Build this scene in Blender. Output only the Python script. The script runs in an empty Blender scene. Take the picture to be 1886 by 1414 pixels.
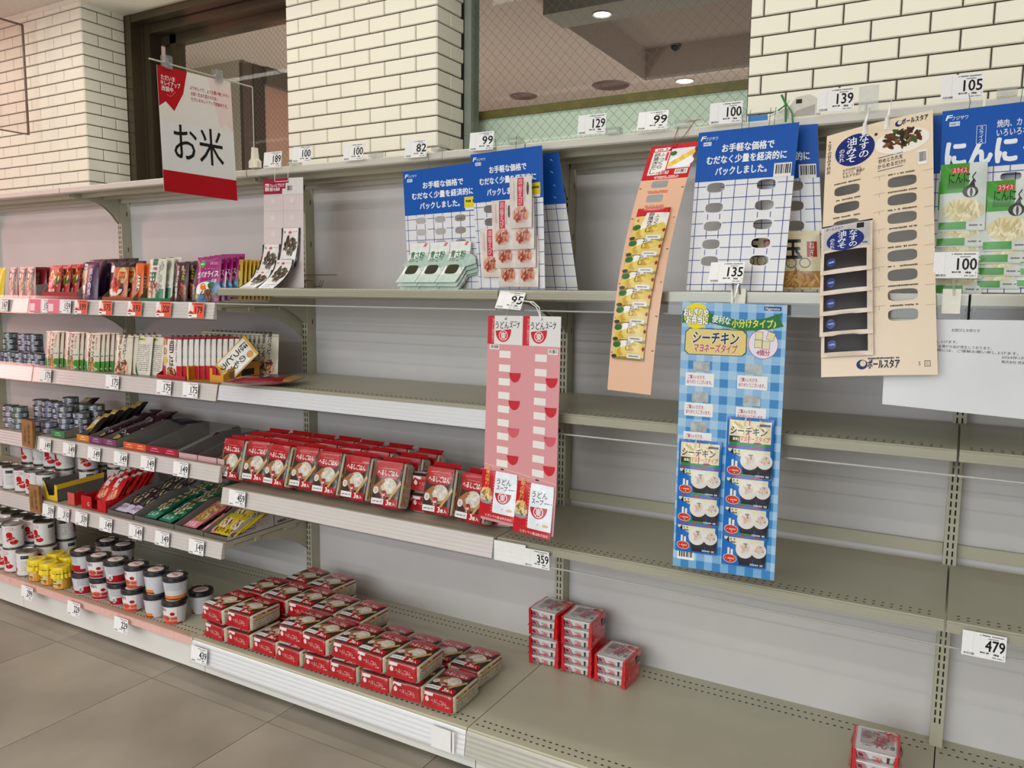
import bpy, bmesh, math, random
from mathutils import Vector, Matrix, Euler
from mathutils.geometry import tessellate_polygon
R = random.Random(7)
PI = math.pi
sc = bpy.context.scene
COL = sc.collection

# ------------------------------------------------------------------ camera
CAM = Vector((2.39007, -2.45202, 1.43625)); YAW, PITCH, ROLL, FPX = .515831, .113833, .0101827, 1457.896
_f = Vector((-math.sin(YAW) * math.cos(PITCH), math.cos(YAW) * math.cos(PITCH), -math.sin(PITCH)))
_r = Vector((math.cos(YAW), math.sin(YAW), 0)); _u = _r.cross(_f)
_r, _u = _r * math.cos(ROLL) + _u * math.sin(ROLL), _u * math.cos(ROLL) - _r * math.sin(ROLL)
cd = bpy.data.cameras.new('camera'); cam = bpy.data.objects.new('camera', cd); COL.objects.link(cam)
cam.matrix_world = Matrix(((_r.x, _u.x, -_f.x, CAM.x), (_r.y, _u.y, -_f.y, CAM.y), (_r.z, _u.z, -_f.z, CAM.z), (0, 0, 0, 1)))
cd.sensor_fit = 'HORIZONTAL'; cd.sensor_width = 36; cd.lens = FPX / 1886 * 36; cd.clip_start = .01
sc.camera = cam

# ------------------------------------------------------------------ world, lights, exposure
w = bpy.data.worlds.new('shop'); sc.world = w; w.use_nodes = True
bg = w.node_tree.nodes['Background']; bg.inputs[0].default_value = (1, .97, .93, 1); bg.inputs[1].default_value = .16
sc.view_settings.view_transform = 'Standard'; sc.view_settings.look = 'None'
sc.view_settings.gamma = 1; sc.view_settings.use_curve_mapping = False
sc.view_settings.exposure = 0.0
def area(name, loc, aim, sx, sy, power, col):
    l = bpy.data.lights.new(name, 'AREA'); l.shape = 'RECTANGLE'; l.size = sx; l.size_y = sy; l.energy = power; l.color = col
    o = bpy.data.objects.new(name, l); COL.objects.link(o); o.location = loc
    d = Vector(aim) - Vector(loc); o.rotation_euler = d.to_track_quat('-Z', 'Y').to_euler(); return o
WARM, COOL = (1, .97, .89), (.965, .985, .95)
area('wall_washer_tube', (.4, -.385, 2.85), (.4, -.36, 0), 9.0, .07, 30, WARM)
for y, p in ((-2.1, 16), (-3.6, 46), (-5.2, 100), (-7.0, 165), (-8.8, 200)):
    area('ceiling_tube_light', (.8, y, 2.86), (.8, y, 0), 9.0, .10, p, COOL)
area('pink_cooler_light', (-4.2, -1.9, 1.9), (-1.6, .1, 1.6), .5, 1.6, 24, (1, .45, .42))
area('shopfront_daylight', (1.0, -6.0, 1.55), (.6, 0, 1.2), 3.4, 1.9, 92, (.90, .96, 1))
area('corridor_fill', (1.0, 3.2, .6), (.6, 2.6, 2.9), 2.6, 1.8, 46, (1, .93, .89))  # unseen low fill aimed upward, added to brighten the corridor ceiling
area('corridor_fill', (-1.2, 1.2, .8), (-2.6, 2.4, 2.6), 1.0, .8, 34, (1, .95, .86))  # unseen fill, added to brighten the left part of the corridor

# ------------------------------------------------------------------ materials
def lin(c):
    return tuple((x / 12.92 if x <= .04045 else ((x + .055) / 1.055) ** 2.4) for x in (v / 255 for v in c))
_M = {}
def mat(c, rough=.5, metal=0, coat=0, var=.05, scale=60, bump=0, emit=0, spec=.5):
    key = (tuple(c), rough, metal, coat, var, scale, bump, emit, spec)
    if key in _M: return _M[key]
    m = bpy.data.materials.new('surface'); m.use_nodes = True; nt = m.node_tree; b = nt.nodes['Principled BSDF']
    L = lin(c)
    b.inputs['Roughness'].default_value = rough; b.inputs['Metallic'].default_value = metal
    b.inputs['Coat Weight'].default_value = coat; b.inputs['Coat Roughness'].default_value = .08
    b.inputs['Specular IOR Level'].default_value = spec
    if var or bump:
        tc = nt.nodes.new('ShaderNodeTexCoord'); nz = nt.nodes.new('ShaderNodeTexNoise'); nz.inputs['Scale'].default_value = scale
        nz.inputs['Detail'].default_value = 4
        nt.links.new(tc.outputs['Object'], nz.inputs['Vector'])
        mr = nt.nodes.new('ShaderNodeMapRange'); mr.inputs[1].default_value = .3; mr.inputs[2].default_value = .7
        mr.inputs[3].default_value = 1 - var; mr.inputs[4].default_value = 1 + var
        nt.links.new(nz.outputs[0], mr.inputs[0])
        mx = nt.nodes.new('ShaderNodeVectorMath'); mx.operation = 'SCALE'; mx.inputs[0].default_value = L
        nt.links.new(mr.outputs[0], mx.inputs['Scale']); nt.links.new(mx.outputs[0], b.inputs['Base Color'])
        if bump:
            bp = nt.nodes.new('ShaderNodeBump'); bp.inputs['Strength'].default_value = bump; bp.inputs['Distance'].default_value = .002
            nt.links.new(nz.outputs[0], bp.inputs['Height']); nt.links.new(bp.outputs[0], b.inputs['Normal'])
    else: b.inputs['Base Color'].default_value = (*L, 1)
    if emit:
        b.inputs['Emission Color'].default_value = (*L, 1); b.inputs['Emission Strength'].default_value = emit
    _M[key] = m; return m
def clear(tint=(255, 255, 255), refl=.12, rough=.08, op=0.0):
    key = ('clear', tint, refl, rough, op)
    if key in _M: return _M[key]
    m = bpy.data.materials.new('clear_plastic'); m.use_nodes = True; nt = m.node_tree; nt.nodes.clear()
    out = nt.nodes.new('ShaderNodeOutputMaterial'); tr = nt.nodes.new('ShaderNodeBsdfTransparent'); tr.inputs[0].default_value = (*lin(tint), 1)
    gl = nt.nodes.new('ShaderNodeBsdfGlossy'); gl.inputs['Roughness'].default_value = rough
    lw = nt.nodes.new('ShaderNodeLayerWeight'); lw.inputs[0].default_value = .5
    pw = nt.nodes.new('ShaderNodeMath'); pw.operation = 'POWER'; pw.inputs[1].default_value = 4; nt.links.new(lw.outputs['Facing'], pw.inputs[0])
    ma = nt.nodes.new('ShaderNodeMath'); ma.operation = 'MULTIPLY_ADD'; ma.inputs[1].default_value = .45; ma.inputs[2].default_value = refl * .25; nt.links.new(pw.outputs[0], ma.inputs[0])
    m1 = nt.nodes.new('ShaderNodeMixShader'); nt.links.new(ma.outputs[0], m1.inputs[0]); nt.links.new(tr.outputs[0], m1.inputs[1]); nt.links.new(gl.outputs[0], m1.inputs[2])
    last = m1
    if op:
        df = nt.nodes.new('ShaderNodeBsdfDiffuse'); df.inputs[0].default_value = (*lin(tint), 1)
        nz = nt.nodes.new('ShaderNodeTexNoise'); nz.inputs['Scale'].default_value = 40
        mp = nt.nodes.new('ShaderNodeMath'); mp.operation = 'MULTIPLY'; mp.inputs[1].default_value = op * 2; nt.links.new(nz.outputs[0], mp.inputs[0])
        m2 = nt.nodes.new('ShaderNodeMixShader'); nt.links.new(mp.outputs[0], m2.inputs[0]); nt.links.new(m1.outputs[0], m2.inputs[1]); nt.links.new(df.outputs[0], m2.inputs[2]); last = m2
    nt.links.new(last.outputs[0], out.inputs[0]); _M[key] = m; return m
def ink(c): return mat(c, .45, var=.03, scale=300, spec=.2)          # print on card
def film(c): return mat(c, .28, coat=.3, var=.08, scale=35, bump=.25, spec=.3)   # print on shiny film

# ------------------------------------------------------------------ mesh builder
_TX = {}; _tc = None
def text_mesh(s, bold):
    global _tc
    if (s, bold) in _TX: return _TX[(s, bold)]
    if _tc is None:
        cu = bpy.data.curves.new('lettering', 'FONT'); cu.size = 1; cu.resolution_u = 2; _tc = bpy.data.objects.new('lettering', cu); COL.objects.link(_tc)
    cu = _tc.data; cu.body = s; cu.offset = bold
    bpy.context.view_layer.update()
    dg = bpy.context.evaluated_depsgraph_get(); e = _tc.evaluated_get(dg); m = e.to_mesh()
    V = [(v.co.x, v.co.y) for v in m.vertices]; F = [tuple(p.vertices) for p in m.polygons]; e.to_mesh_clear()
    xs = [v[0] for v in V] or [0]; ys = [v[1] for v in V] or [0]
    r = (V, F, min(xs), max(xs), min(ys), max(ys)); _TX[(s, bold)] = r; return r

def subdiv(V, F, su, sv):          # cut large print shapes so that they follow a curved surface
    xs = [v[0] for v in V]; ys = [v[1] for v in V]
    if max(xs) - min(xs) <= su * 1.3 and max(ys) - min(ys) <= sv * 1.3: return V, F
    V = [tuple(v) for v in V]; idx = {}; out = []
    def far(a, b): return max(abs(V[a][0] - V[b][0]) / su, abs(V[a][1] - V[b][1]) / sv)
    def mid(a, b):
        k = (min(a, b), max(a, b))
        if k not in idx: V.append(tuple((p + q) / 2 for p, q in zip(V[a], V[b]))); idx[k] = len(V) - 1
        return idx[k]
    st = []
    for f in F:
        if len(f) == 3: st.append(tuple(f))
        elif len(f) == 4: st += [(f[0], f[1], f[2]), (f[0], f[2], f[3])]
        else:
            for t in tessellate_polygon([[Vector((V[i][0], V[i][1], 0)) for i in f]]): st.append(tuple(f[i] for i in t))
    while st:
        a, b, c = st.pop(); e = (far(a, b), far(b, c), far(c, a)); q = max(e)
        if q <= 1: out.append((a, b, c)); continue
        if e[0] == q: m = mid(a, b); st += [(a, m, c), (m, b, c)]
        elif e[1] == q: m = mid(b, c); st += [(a, b, m), (a, m, c)]
        else: m = mid(c, a); st += [(a, b, m), (m, b, c)]
    return V, out
class MB:
    def __init__(s, sub=None): s.V = []; s.F = []; s.I = []; s.mats = []; s.map = None; s.T = None; s.sub = sub
    def add(s, V, F, m):
        if m not in s.mats: s.mats.append(m)
        k = s.mats.index(m); n = len(s.V)
        if s.map and s.sub: V, F = subdiv(V, F, *s.sub)
        for v in V:
            v = Vector(s.map(*v)) if s.map else Vector(v)
            if s.T is not None: v = s.T @ v
            s.V.append(v)
        for f in F: s.F.append([i + n for i in f]); s.I.append(k)
    def box(s, x0, x1, y0, y1, z0, z1, m):
        s.add([(x0, y0, z0), (x1, y0, z0), (x1, y1, z0), (x0, y1, z0), (x0, y0, z1), (x1, y0, z1), (x1, y1, z1), (x0, y1, z1)],
              [(0, 3, 2, 1), (4, 5, 6, 7), (0, 1, 5, 4), (1, 2, 6, 5), (2, 3, 7, 6), (3, 0, 4, 7)], m)
    def prism(s, P, a, b, axis, m):       # P: 2D outline extruded along axis from a to b
        def q(p, t): return (t, p[0], p[1]) if axis == 0 else (p[0], t, p[1]) if axis == 1 else (p[0], p[1], t)
        n = len(P)
        s.add([q(p, a) for p in P] + [q(p, b) for p in P], [tuple(range(n))[::-1], tuple(range(n, 2 * n))] + [(i, (i + 1) % n, n + (i + 1) % n, n + i) for i in range(n)], m)
    def tube(s, P, r, m, n=6):
        P = [Vector(p) for p in P]; V = []; F = []
        for i, p in enumerate(P):
            d = (P[min(i + 1, len(P) - 1)] - P[max(i - 1, 0)]).normalized()
            a = d.cross(Vector((0, 0, 1)) if abs(d.z) < .9 else Vector((1, 0, 0))).normalized(); b = d.cross(a)
            rr = r[i] if isinstance(r, (list, tuple)) else r
            for k in range(n): V.append(p + (a * math.cos(2 * PI * k / n) + b * math.sin(2 * PI * k / n)) * rr)
        for i in range(len(P) - 1):
            for k in range(n): F.append((i * n + k, i * n + (k + 1) % n, (i + 1) * n + (k + 1) % n, (i + 1) * n + k))
        F += [tuple(range(n))[::-1], tuple(range((len(P) - 1) * n, len(P) * n))]
        s.add(V, F, m)
    def lathe(s, prof, m, n=24, c=(0, 0, 0), fn=None):
        V = []; F = []
        for r, z in prof:
            for k in range(n):
                a = 2 * PI * k / n; q = r * (fn(a, z) if fn else 1)
                V.append((c[0] + q * math.cos(a), c[1] + q * math.sin(a), c[2] + z))
        for i in range(len(prof) - 1):
            for k in range(n): F.append((i * n + k, i * n + (k + 1) % n, (i + 1) * n + (k + 1) % n, (i + 1) * n + k))
        F += [tuple(range(n))[::-1], tuple(range((len(prof) - 1) * n, len(prof) * n))]
        s.add(V, F, m)
    # ---- flat print in (u right, v down, layer)
    def rect(s, x, y, x1, y1, m, L=1, nx=1, ny=1):
        V = [(x + (x1 - x) * i / nx, y + (y1 - y) * j / ny, L) for j in range(ny + 1) for i in range(nx + 1)]
        s.add(V, [(j * (nx + 1) + i, (j + 1) * (nx + 1) + i, (j + 1) * (nx + 1) + i + 1, j * (nx + 1) + i + 1) for j in range(ny) for i in range(nx)], m)
    def poly(s, P, m, L=1): s.add([(p[0], p[1], L) for p in P], [tuple(range(len(P)))], m)
    def ell(s, cx, cy, rx, ry, m, L=1, n=20, a0=0, a1=2 * PI, rot=0):
        P = [(0, 0)]; c, d = math.cos(rot), math.sin(rot)
        P += [(rx * math.cos(a0 + (a1 - a0) * k / n), ry * math.sin(a0 + (a1 - a0) * k / n)) for k in range(n + 1)]
        s.add([(cx + p[0] * c - p[1] * d, cy + p[0] * d + p[1] * c, L) for p in P], [(0, k + 2, k + 1) for k in range(n)], m)
    def line(s, P, wd, m, L=1):
        for a, b in zip(P, P[1:]):
            d = Vector((b[0] - a[0], b[1] - a[1])); d.normalize(); n = Vector((-d.y, d.x)) * wd / 2
            s.poly([(a[0] + n.x, a[1] + n.y), (a[0] - n.x, a[1] - n.y), (b[0] - n.x, b[1] - n.y), (b[0] + n.x, b[1] + n.y)], m, L)
    def text(s, t, cx, cy, h, m, L=2, bold=0., w=None, rot=0, vert=False, sk=0):   # centred on cx, cy; h = line height in units; w = forced width
        if vert:
            for i, ch in enumerate(t):
                if ch in 'ーー〜': s.text(ch, cx, cy + (i - (len(t) - 1) / 2) * h, h, m, L, bold, None, rot + PI / 2)
                else: s.text(ch, cx, cy + (i - (len(t) - 1) / 2) * h, h, m, L, bold, w, rot)
            return
        V, F, a, b, c, d = text_mesh(t, 0); k = h / .92; B = min(bold, .12) * h * .9
        kx = k if w is None else w / max(b - a, .01)
        mx, my = (a + b) / 2, .33 if all(ord(q) < 128 for q in t) else .38
        co, si = math.cos(rot), math.sin(rot); P = []; G = []
        offs = [(0, 0)] if B == 0 else [(B, 0), (-B, 0), (0, B), (0, -B)] if bold < .05 else [(B * math.cos(q * PI / 4), B * math.sin(q * PI / 4)) for q in range(8)] + [(0, 0)]
        for ox, oy in offs:
            n = len(P)
            for x, y in V:
                x, y = (x - mx) * kx + ox, -(y - my) * k + oy; x -= sk * y
                P.append((cx + x * co - y * si, cy + x * si + y * co, L + .06 * n / max(1, len(V))))
            G += [tuple(i + n for i in f) for f in F]
        s.add(P, G, m)
    def scrawl(s, x, y, x1, h, m, L=2, seed=0, fill=.7):           # print too small to read: a row of small marks
        r = random.Random(seed + int(x * 7 + y * 13)); t = x
        while t < x1:
            q = h * r.uniform(.5, 1.1)
            if r.random() < fill: s.rect(t, y - h * r.uniform(.3, .5), min(t + q * .8, x1), y + h * r.uniform(.3, .5), m, L)
            t += q
    def bars(s, x, y, x1, y1, L=2, seed=3, bgc=(236, 234, 230)):
        s.rect(x, y, x1, y1, ink(bgc), L); r = random.Random(seed); t = x + (x1 - x) * .1; u = (x1 - x) / 40
        while t < x1 - (x1 - x) * .1:
            k = u * r.choice((1, 1, 2, 3)); s.rect(t, y + (y1 - y) * .1, t + k, y + (y1 - y) * .78, ink((40, 40, 42)), L + .5); t += k + u * r.choice((1, 1, 2))
    def blobs(s, cx, cy, rx, ry, cols, n, seed, L=2, size=.25, f=None):
        r = random.Random(seed)
        for k in range(n):
            a = r.uniform(0, 2 * PI); q = math.sqrt(r.random()) * .85; z = size * r.uniform(.5, 1.2)
            s.ell(cx + rx * q * math.cos(a), cy + ry * q * math.sin(a), rx * z, ry * z * r.uniform(.5, 1), (f or ink)(cols[k % len(cols)]), L + .12 * k / n * 8, 9, rot=r.uniform(0, 3))
    def build(s, name, parent=None, origin=None, sharp=.6, smooth=True):
        me = bpy.data.meshes.new(name); o0 = Vector(origin) if origin is not None else (parent.location.copy() if parent is not None and parent.get('worldbuilt') else Vector((0, 0, 0)))
        me.from_pydata([v - o0 for v in s.V], [], s.F)
        for m in s.mats: me.materials.append(m)
        me.polygons.foreach_set('material_index', s.I)
        if smooth:
            me.polygons.foreach_set('use_smooth', [True] * len(s.F)); me.set_sharp_from_angle(angle=sharp)
        me.update(); o = bpy.data.objects.new(name, me); COL.objects.link(o)
        if parent is not None: o.parent = parent
        elif origin is not None: o.location = o0
        return o
def tag(o, label, cat, group=None):
    o['label'] = label; o['category'] = cat
    if group: o['group'] = group
    return o
def thing(name, loc, label, cat, group=None, world=True):
    o = bpy.data.objects.new(name, None); COL.objects.link(o); o.location = loc; o.empty_display_size = .02
    if world: o['worldbuilt'] = 1
    return tag(o, label, cat, group)
def copy_thing(o, loc=None, rot=None, label=None, group=None):
    c = o.copy(); COL.objects.link(c)
    for ch in list(o.children):
        d = ch.copy(); COL.objects.link(d); d.parent = c
        for g in ch.children:
            e = g.copy(); COL.objects.link(e); e.parent = d
    if loc is not None: c.location = loc
    if rot is not None: c.rotation_euler = rot
    if label: c['label'] = label
    if group: c['group'] = group
    return c
class Kind:                       # a prototype that is moved the first time and copied afterwards
    def __init__(s, o): s.o = o; s.used = False
    def put(s, loc, rot=(0, 0, 0), label=None, group=None):
        if s.used: return copy_thing(s.o, loc, rot, label, group)
        s.used = True; s.o.location = loc; s.o.rotation_euler = rot
        if label: s.o['label'] = label
        if group: s.o['group'] = group
        return s.o
def structure(o): o['kind'] = 'structure'; return o
def stuff(o): o['kind'] = 'stuff'; return o
def at(px, py, X=None, Y=None, Z=None):       # where the sight line through a photo pixel meets the plane X, Y or Z = const
    d = _f + _r * ((px - 943) / FPX) - _u * ((py - 707) / FPX)
    for v, i in ((X, 0), (Y, 1), (Z, 2)):
        if v is not None: return CAM + d * ((v - CAM[i]) / d[i])
ORD = ['first', 'second', 'third', 'fourth', 'fifth', 'sixth', 'seventh', 'eighth', 'ninth', 'tenth', 'eleventh', 'twelfth', 'thirteenth', 'fourteenth', 'fifteenth']

PAINT = mat((184, 180, 158), .38, var=.03, scale=8)
PAINT2 = mat((205, 201, 190), .35, var=.03, scale=8)
PANEL = mat((208, 205, 204), .42, var=.03, scale=5)
DARK = mat((26, 25, 24), .7)
WHITE = mat((236, 234, 232), .35, var=.02)
CLEAR = clear((250, 250, 250), .14, .14)
STEEL = mat((200, 200, 202), .25, metal=1)
# ================================================================== the setting
def slab(name, x0, x1, y0, y1, z0, z1, m, parent=None):
    b = MB(); b.box(x0, x1, y0, y1, z0, z1, m); o = b.build(name, parent, smooth=False)
    return structure(o) if parent is None else o
GROUT = mat((58, 52, 47), .8)
# floor of 60 cm slabs with recessed joints
fl = slab('floor', -6, 6, -10, .4, -.06, -.008, mat((84, 76, 68), .8))
FT = mat((148, 139, 125), .42, var=.26, scale=1.9)
fb = MB(); g = .0014
fb.add([(-.3 + g, -.3 + g, 0), (.3 - g, -.3 + g, 0), (.3 - g, .3 - g, 0), (-.3 + g, .3 - g, 0), (-.3 + g, -.3 + g, -.008), (.3 - g, -.3 + g, -.008), (.3 - g, .3 - g, -.008), (-.3 + g, .3 - g, -.008)],
       [(0, 1, 2, 3), (4, 5, 1, 0), (5, 6, 2, 1), (6, 7, 3, 2), (7, 4, 0, 3)], FT)
ft = fb.build('floor_tile', fl, smooth=False); first = True
for i in range(-8, 6):
    for j in range(0, 9):
        o = ft if first else ft.copy()
        if not first: COL.objects.link(o)
        first = False; o.location = (-.45 + .6 * i, -.97 - .6 * j + .4 * 0, 0)
        o.rotation_euler = (0, 0, PI * R.randint(0, 1))
for i in range(-8, 6):
    o = ft.copy(); COL.objects.link(o); o.location = (-.45 + .6 * i, -.37, 0)
structure(fl)
slab('ceiling', -6, 6, -10, .36, 2.91, 2.97, mat((226, 221, 214), .7))
slab('wall_rear', -5, 5, .30, .36, 0, 1.88, mat((190, 184, 176), .7))

# tiled piers: dark grout core and glazed tiles standing proud of it
TILE = mat((236, 232, 216), .4, var=.015, scale=3, spec=.2)
TW, TH, TG = .152, .0576, .0036
def tile_mesh(wd):
    b = MB(); a, h, c = (wd - TG) / 2, (TH - TG) / 2, .0025
    V = [(-a, 0, -h), (a, 0, -h), (a, 0, h), (-a, 0, h), (-a + c, -.006, -h + c), (a - c, -.006, -h + c), (a - c, -.006, h - c), (-a + c, -.006, h - c)]
    b.add(V, [(4, 5, 6, 7), (0, 1, 5, 4), (1, 2, 6, 5), (2, 3, 7, 6), (3, 0, 4, 7)], TILE)
    return b
_tm = {}
def put_tile(par, x, y, z, wd, rz):
    k = round(wd, 4)
    if k not in _tm: o = tile_mesh(wd).build('tile', par, smooth=False); _tm[k] = o.data
    else: o = bpy.data.objects.new('tile', _tm[k]); COL.objects.link(o); o.parent = par
    o.location = (x, y, z); o.rotation_euler = (0, 0, rz)
def pier(name, x0, x1, yf, yb, ztop, zbot, phase, right_side, xt0=None):
    core = slab(name, x0, x1, yf, yb, 0, 2.91, GROUT)
    z = 2.110 - TH / 2 + TH * 14; k = 0
    while z > zbot:
        if z < ztop:
            odd = (round((z - 2.081) / TH) % 2)
            e = xt0 if xt0 is not None else x0
            x = e
            cuts = [x0 if xt0 is None else xt0]
            t = phase + (TW / 2 if odd else 0)
            while t < x1 - .02:
                if t > cuts[0] + .015: cuts.append(t)
                t += TW
            if right_side and x1 - cuts[-1] < .03: cuts.pop()
            cuts.append(x1 + (.006 if right_side else 0))
            for a, b in zip(cuts, cuts[1:]): put_tile(core, (a + b) / 2, yf, z, b - a, 0)
            if right_side:
                c2 = [yf - .006, yf + (.085 if odd else .165)]
                while c2[-1] < yb - .02: c2.append(min(c2[-1] + TW, yb))
                for a, b in zip(c2, c2[1:]): put_tile(core, x1, (a + b) / 2, z, b - a, PI / 2)
        z -= TH
    return core
pier('wall_left', -3.2, -1.61, .12, .357, 2.91, 1.90, -3.2 + .06, True, -2.75)
pier('wall_middle', -.185, .588, .12, .30, 2.72, 1.90, -.19 + .076, True)
pier('wall_right', 1.762, 3.4, .12, .36, 2.42, 1.90, 1.802, False)
slab('trim_1', -3.2, -.2, .11, .36, 2.885, 2.909, mat((228, 222, 208), .6))

# ---- windows: bronze frames, wired glass
BRONZE = mat((92, 82, 66), .28, metal=.6, var=.06)
JAMB = mat((132, 138, 128), .45)
GLASS = clear((244, 248, 244), .02, .0)
WIRE = mat((88, 80, 72), .6)
def wired(par, x0, x1, y, z0, z1, pitch):
    b = MB(); n = 0
    def seg(xa, za, xb, zb):
        d = Vector((xb - xa, 0, zb - za)); q = Vector((-d.z, 0, d.x)).normalized() * .0005
        b.add([(xa - q.x, y, za - q.z), (xa + q.x, y, za + q.z), (xb + q.x, y, zb + q.z), (xb - q.x, y, zb - q.z)], [(0, 1, 2, 3)], WIRE)
    H = z1 - z0; c = x0 - H
    while c < x1:
        a, e = max(c, x0), min(c + H, x1)
        if e > a: seg(a, z0 + (a - c), e, z0 + (e - c)); seg(a, z1 - (a - c), e, z1 - (e - c))
        c += pitch
    return stuff(b.build('wire_mesh', par, smooth=False))
wb = MB()
for x0, x1, y0, y1, z0, z1 in ((-1.612, -1.555, .357, .42, 1.88, 2.91), (-1.545, -1.50, .43, .50, 1.88, 2.86), (-1.43, -1.38, .50, .56, 1.88, 2.80), (-1.56, -.17, .36, .42, 2.845, 2.91), (-1.50, -.17, .43, .50, 2.80, 2.86), (-1.50, -.17, .50, .56, 2.755, 2.86), (-1.555, -1.545, .42, .43, 1.88, 2.85)):
    wb.box(x0, x1, y0, y1, z0, z1, BRONZE)
win1 = structure(wb.build('window_1', smooth=False))
slab('frame_pane', -1.50, -1.43, .525, .535, 1.88, 2.76, mat((62, 66, 56), .2), win1)
slab('pane', -1.40, -.17, .522, .526, 1.88, 2.78, GLASS, win1)
wired(win1, -1.38, -.17, .519, 1.9, 2.77, .030)
wb = MB(); wb.box(.588, .596, .296, .36, 1.88, 2.9, DARK); wb.box(.596, .628, .30, .36, 1.88, 2.9, JAMB)
win2 = structure(wb.build('window_2', smooth=False))
slab('pane', .62, 1.765, .318, .322, 1.9, 2.75, GLASS, win2)
wired(win2, .626, 1.765, .314, 1.9, 2.72, .040)
OLIVE = mat((128, 110, 52), .45, var=.2, scale=30)
ol = MB(); ol.box(.55, 1.8, .41, .43, 2.148, 2.180, OLIVE); ol.box(.548, .575, .41, .43, 1.88, 2.15, OLIVE)
ol.build('window_rail', win2, smooth=False)
slab('lower_pane', .575, 1.8, .42, .43, 1.88, 2.15, mat((240, 247, 238), .3, var=.01), win2)
# ---- corridor seen through the glass
ZC, ZB = 3.02, 2.94
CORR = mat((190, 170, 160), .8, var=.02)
k0 = at(1000, 28, Z=ZB); k1 = at(1039, 52, Z=ZB); k2 = at(1182, 149, Z=ZB); k3 = at(1193, 161, Z=ZB); cn = at(440, 110, Z=ZC)
slab('ceiling_corridor', -6, k0.x, .60, 9, ZC, ZC + .06, CORR)
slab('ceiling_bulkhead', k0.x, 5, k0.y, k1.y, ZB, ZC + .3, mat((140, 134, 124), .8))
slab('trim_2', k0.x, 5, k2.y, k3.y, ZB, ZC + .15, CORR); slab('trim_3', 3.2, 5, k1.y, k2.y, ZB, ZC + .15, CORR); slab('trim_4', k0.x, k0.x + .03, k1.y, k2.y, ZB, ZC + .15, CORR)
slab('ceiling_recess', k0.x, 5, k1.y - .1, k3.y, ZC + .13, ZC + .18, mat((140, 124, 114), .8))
slab('ceiling_rear', k0.x, 5, k3.y, 9, ZC, ZC + .06, CORR)
slab('wall_corridor', -6, 5.2, 8.0, 8.06, 0, ZC, mat((150, 138, 126), .8))
slab('wall_corridor_left', -6, cn.x, cn.y, cn.y + .06, 0, ZC, mat((206, 198, 178), .8))
cl = slab('wall_corridor_side', cn.x - .06, cn.x, cn.y + .06, 8, 0, ZC, mat((196, 150, 132), .8))
def yat(px, py): return at(px, py, X=cn.x)
a, b_, c_ = yat(447, 115), yat(482, 160), yat(528, 160)
slab('door_frame', cn.x, cn.x + .03, cn.y, a.y, 0, ZC - .02, mat((92, 76, 70), .5), cl)
slab('door_panel', cn.x, cn.x + .02, a.y, b_.y - .1, 0, ZC - .02, mat((96, 80, 72), .4), cl)
slab('door_frame', cn.x, cn.x + .03, b_.y - .1, b_.y, 0, ZC - .02, mat((66, 56, 50), .5), cl)
zz = yat(500, 148).z; slab('head_rail', cn.x, cn.x + .05, b_.y, 8, zz - .05, zz + .06, mat((96, 86, 76), .5), cl)
for q in (190, 212): zl = yat(465, q).z; slab('shelf_line', cn.x + .02, cn.x + .03, a.y + .05, b_.y - .12, zl - .02, zl + .02, mat((140, 124, 116), .5), cl)
slab('floor_corridor', -6, 5.2, .37, 8.2, -.06, 0, mat((150, 135, 122), .7))
def downlight(name, loc, r, lit, label):
    t = thing(name, loc, label, 'ceiling light' if lit else 'ceiling vent', None, False)
    b = MB(); b.lathe([(r, 0), (r * 1.15, -.006), (r * 1.2, 0)], mat((190, 180, 170) if lit else (120, 92, 84), .5), 24); b.build('ring', t)
    b = MB(); b.lathe([(r * .98, -.002), (r * .3, -.004)], mat((255, 250, 240), .5, emit=9) if lit else mat((104, 78, 70), .7, var=.2), 24); b.build('lens' if lit else 'grille', t)
downlight('downlight', at(868, 168, Z=ZC - .002), .062, True, 'lit round downlight in corridor ceiling just right of the middle tiled pier')
downlight('downlight', at(1109, 26, Z=ZB - .002), .045, True, 'lit round downlight on the near edge of corridor ceiling recess, topmost light')
downlight('downlight', at(1261, 149, Z=ZB - .002), .058, True, 'lit round downlight on the far edge of corridor ceiling recess')
downlight('ceiling_vent', at(964, 177, Z=ZC - .002), .095, False, 'dark round ceiling vent nearest the middle tiled pier')
downlight('ceiling_vent', at(1125, 157, Z=ZC - .002), .12, False, 'larger dark round ceiling vent beside the ceiling recess')
t = thing('ceiling_speaker', at(1245, 83, Z=ZC + .129), 'small black dome fixture in the middle of the ceiling recess', 'ceiling fixture', None, False)
b = MB(); b.lathe([(.035, 0), (.035, -.015), (.02, -.032), (.004, -.038)], DARK, 18); b.build('dome', t)
b = MB(); b.lathe([(.042, 0), (.042, -.006), (.03, -.008)], mat((110, 98, 90), .5), 18); b.build('ring', t)

# ---- clear acrylic board hanging at the far left, end-on to the aisle
t = thing('acrylic_board', (-1.98, -.15, 2.57), 'clear acrylic board with dark edge hanging at upper left before tiled pier', 'board')
b = MB(); b.box(-1.986, -1.978, -.75, .03, 2.25, 2.80, clear((252, 248, 247), .12, .03)); b.build('sheet', t, smooth=False)
b = MB()
for q in ((-.755, .035, 2.80, 2.806), (-.755, .035, 2.245, 2.25), (.03, .036, 2.25, 2.80)): b.box(-1.989, -1.975, q[0], q[1], q[2], q[3], mat((96, 78, 70), .4))
b.build('edge', t, smooth=False)
b = MB(); b.box(-1.984, -1.981, -.2, -.197, 2.806, 2.91, STEEL); b.box(-1.984, -1.981, -.6, -.597, 2.806, 2.91, STEEL); b.build('hanger_wire', t, smooth=False)

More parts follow.
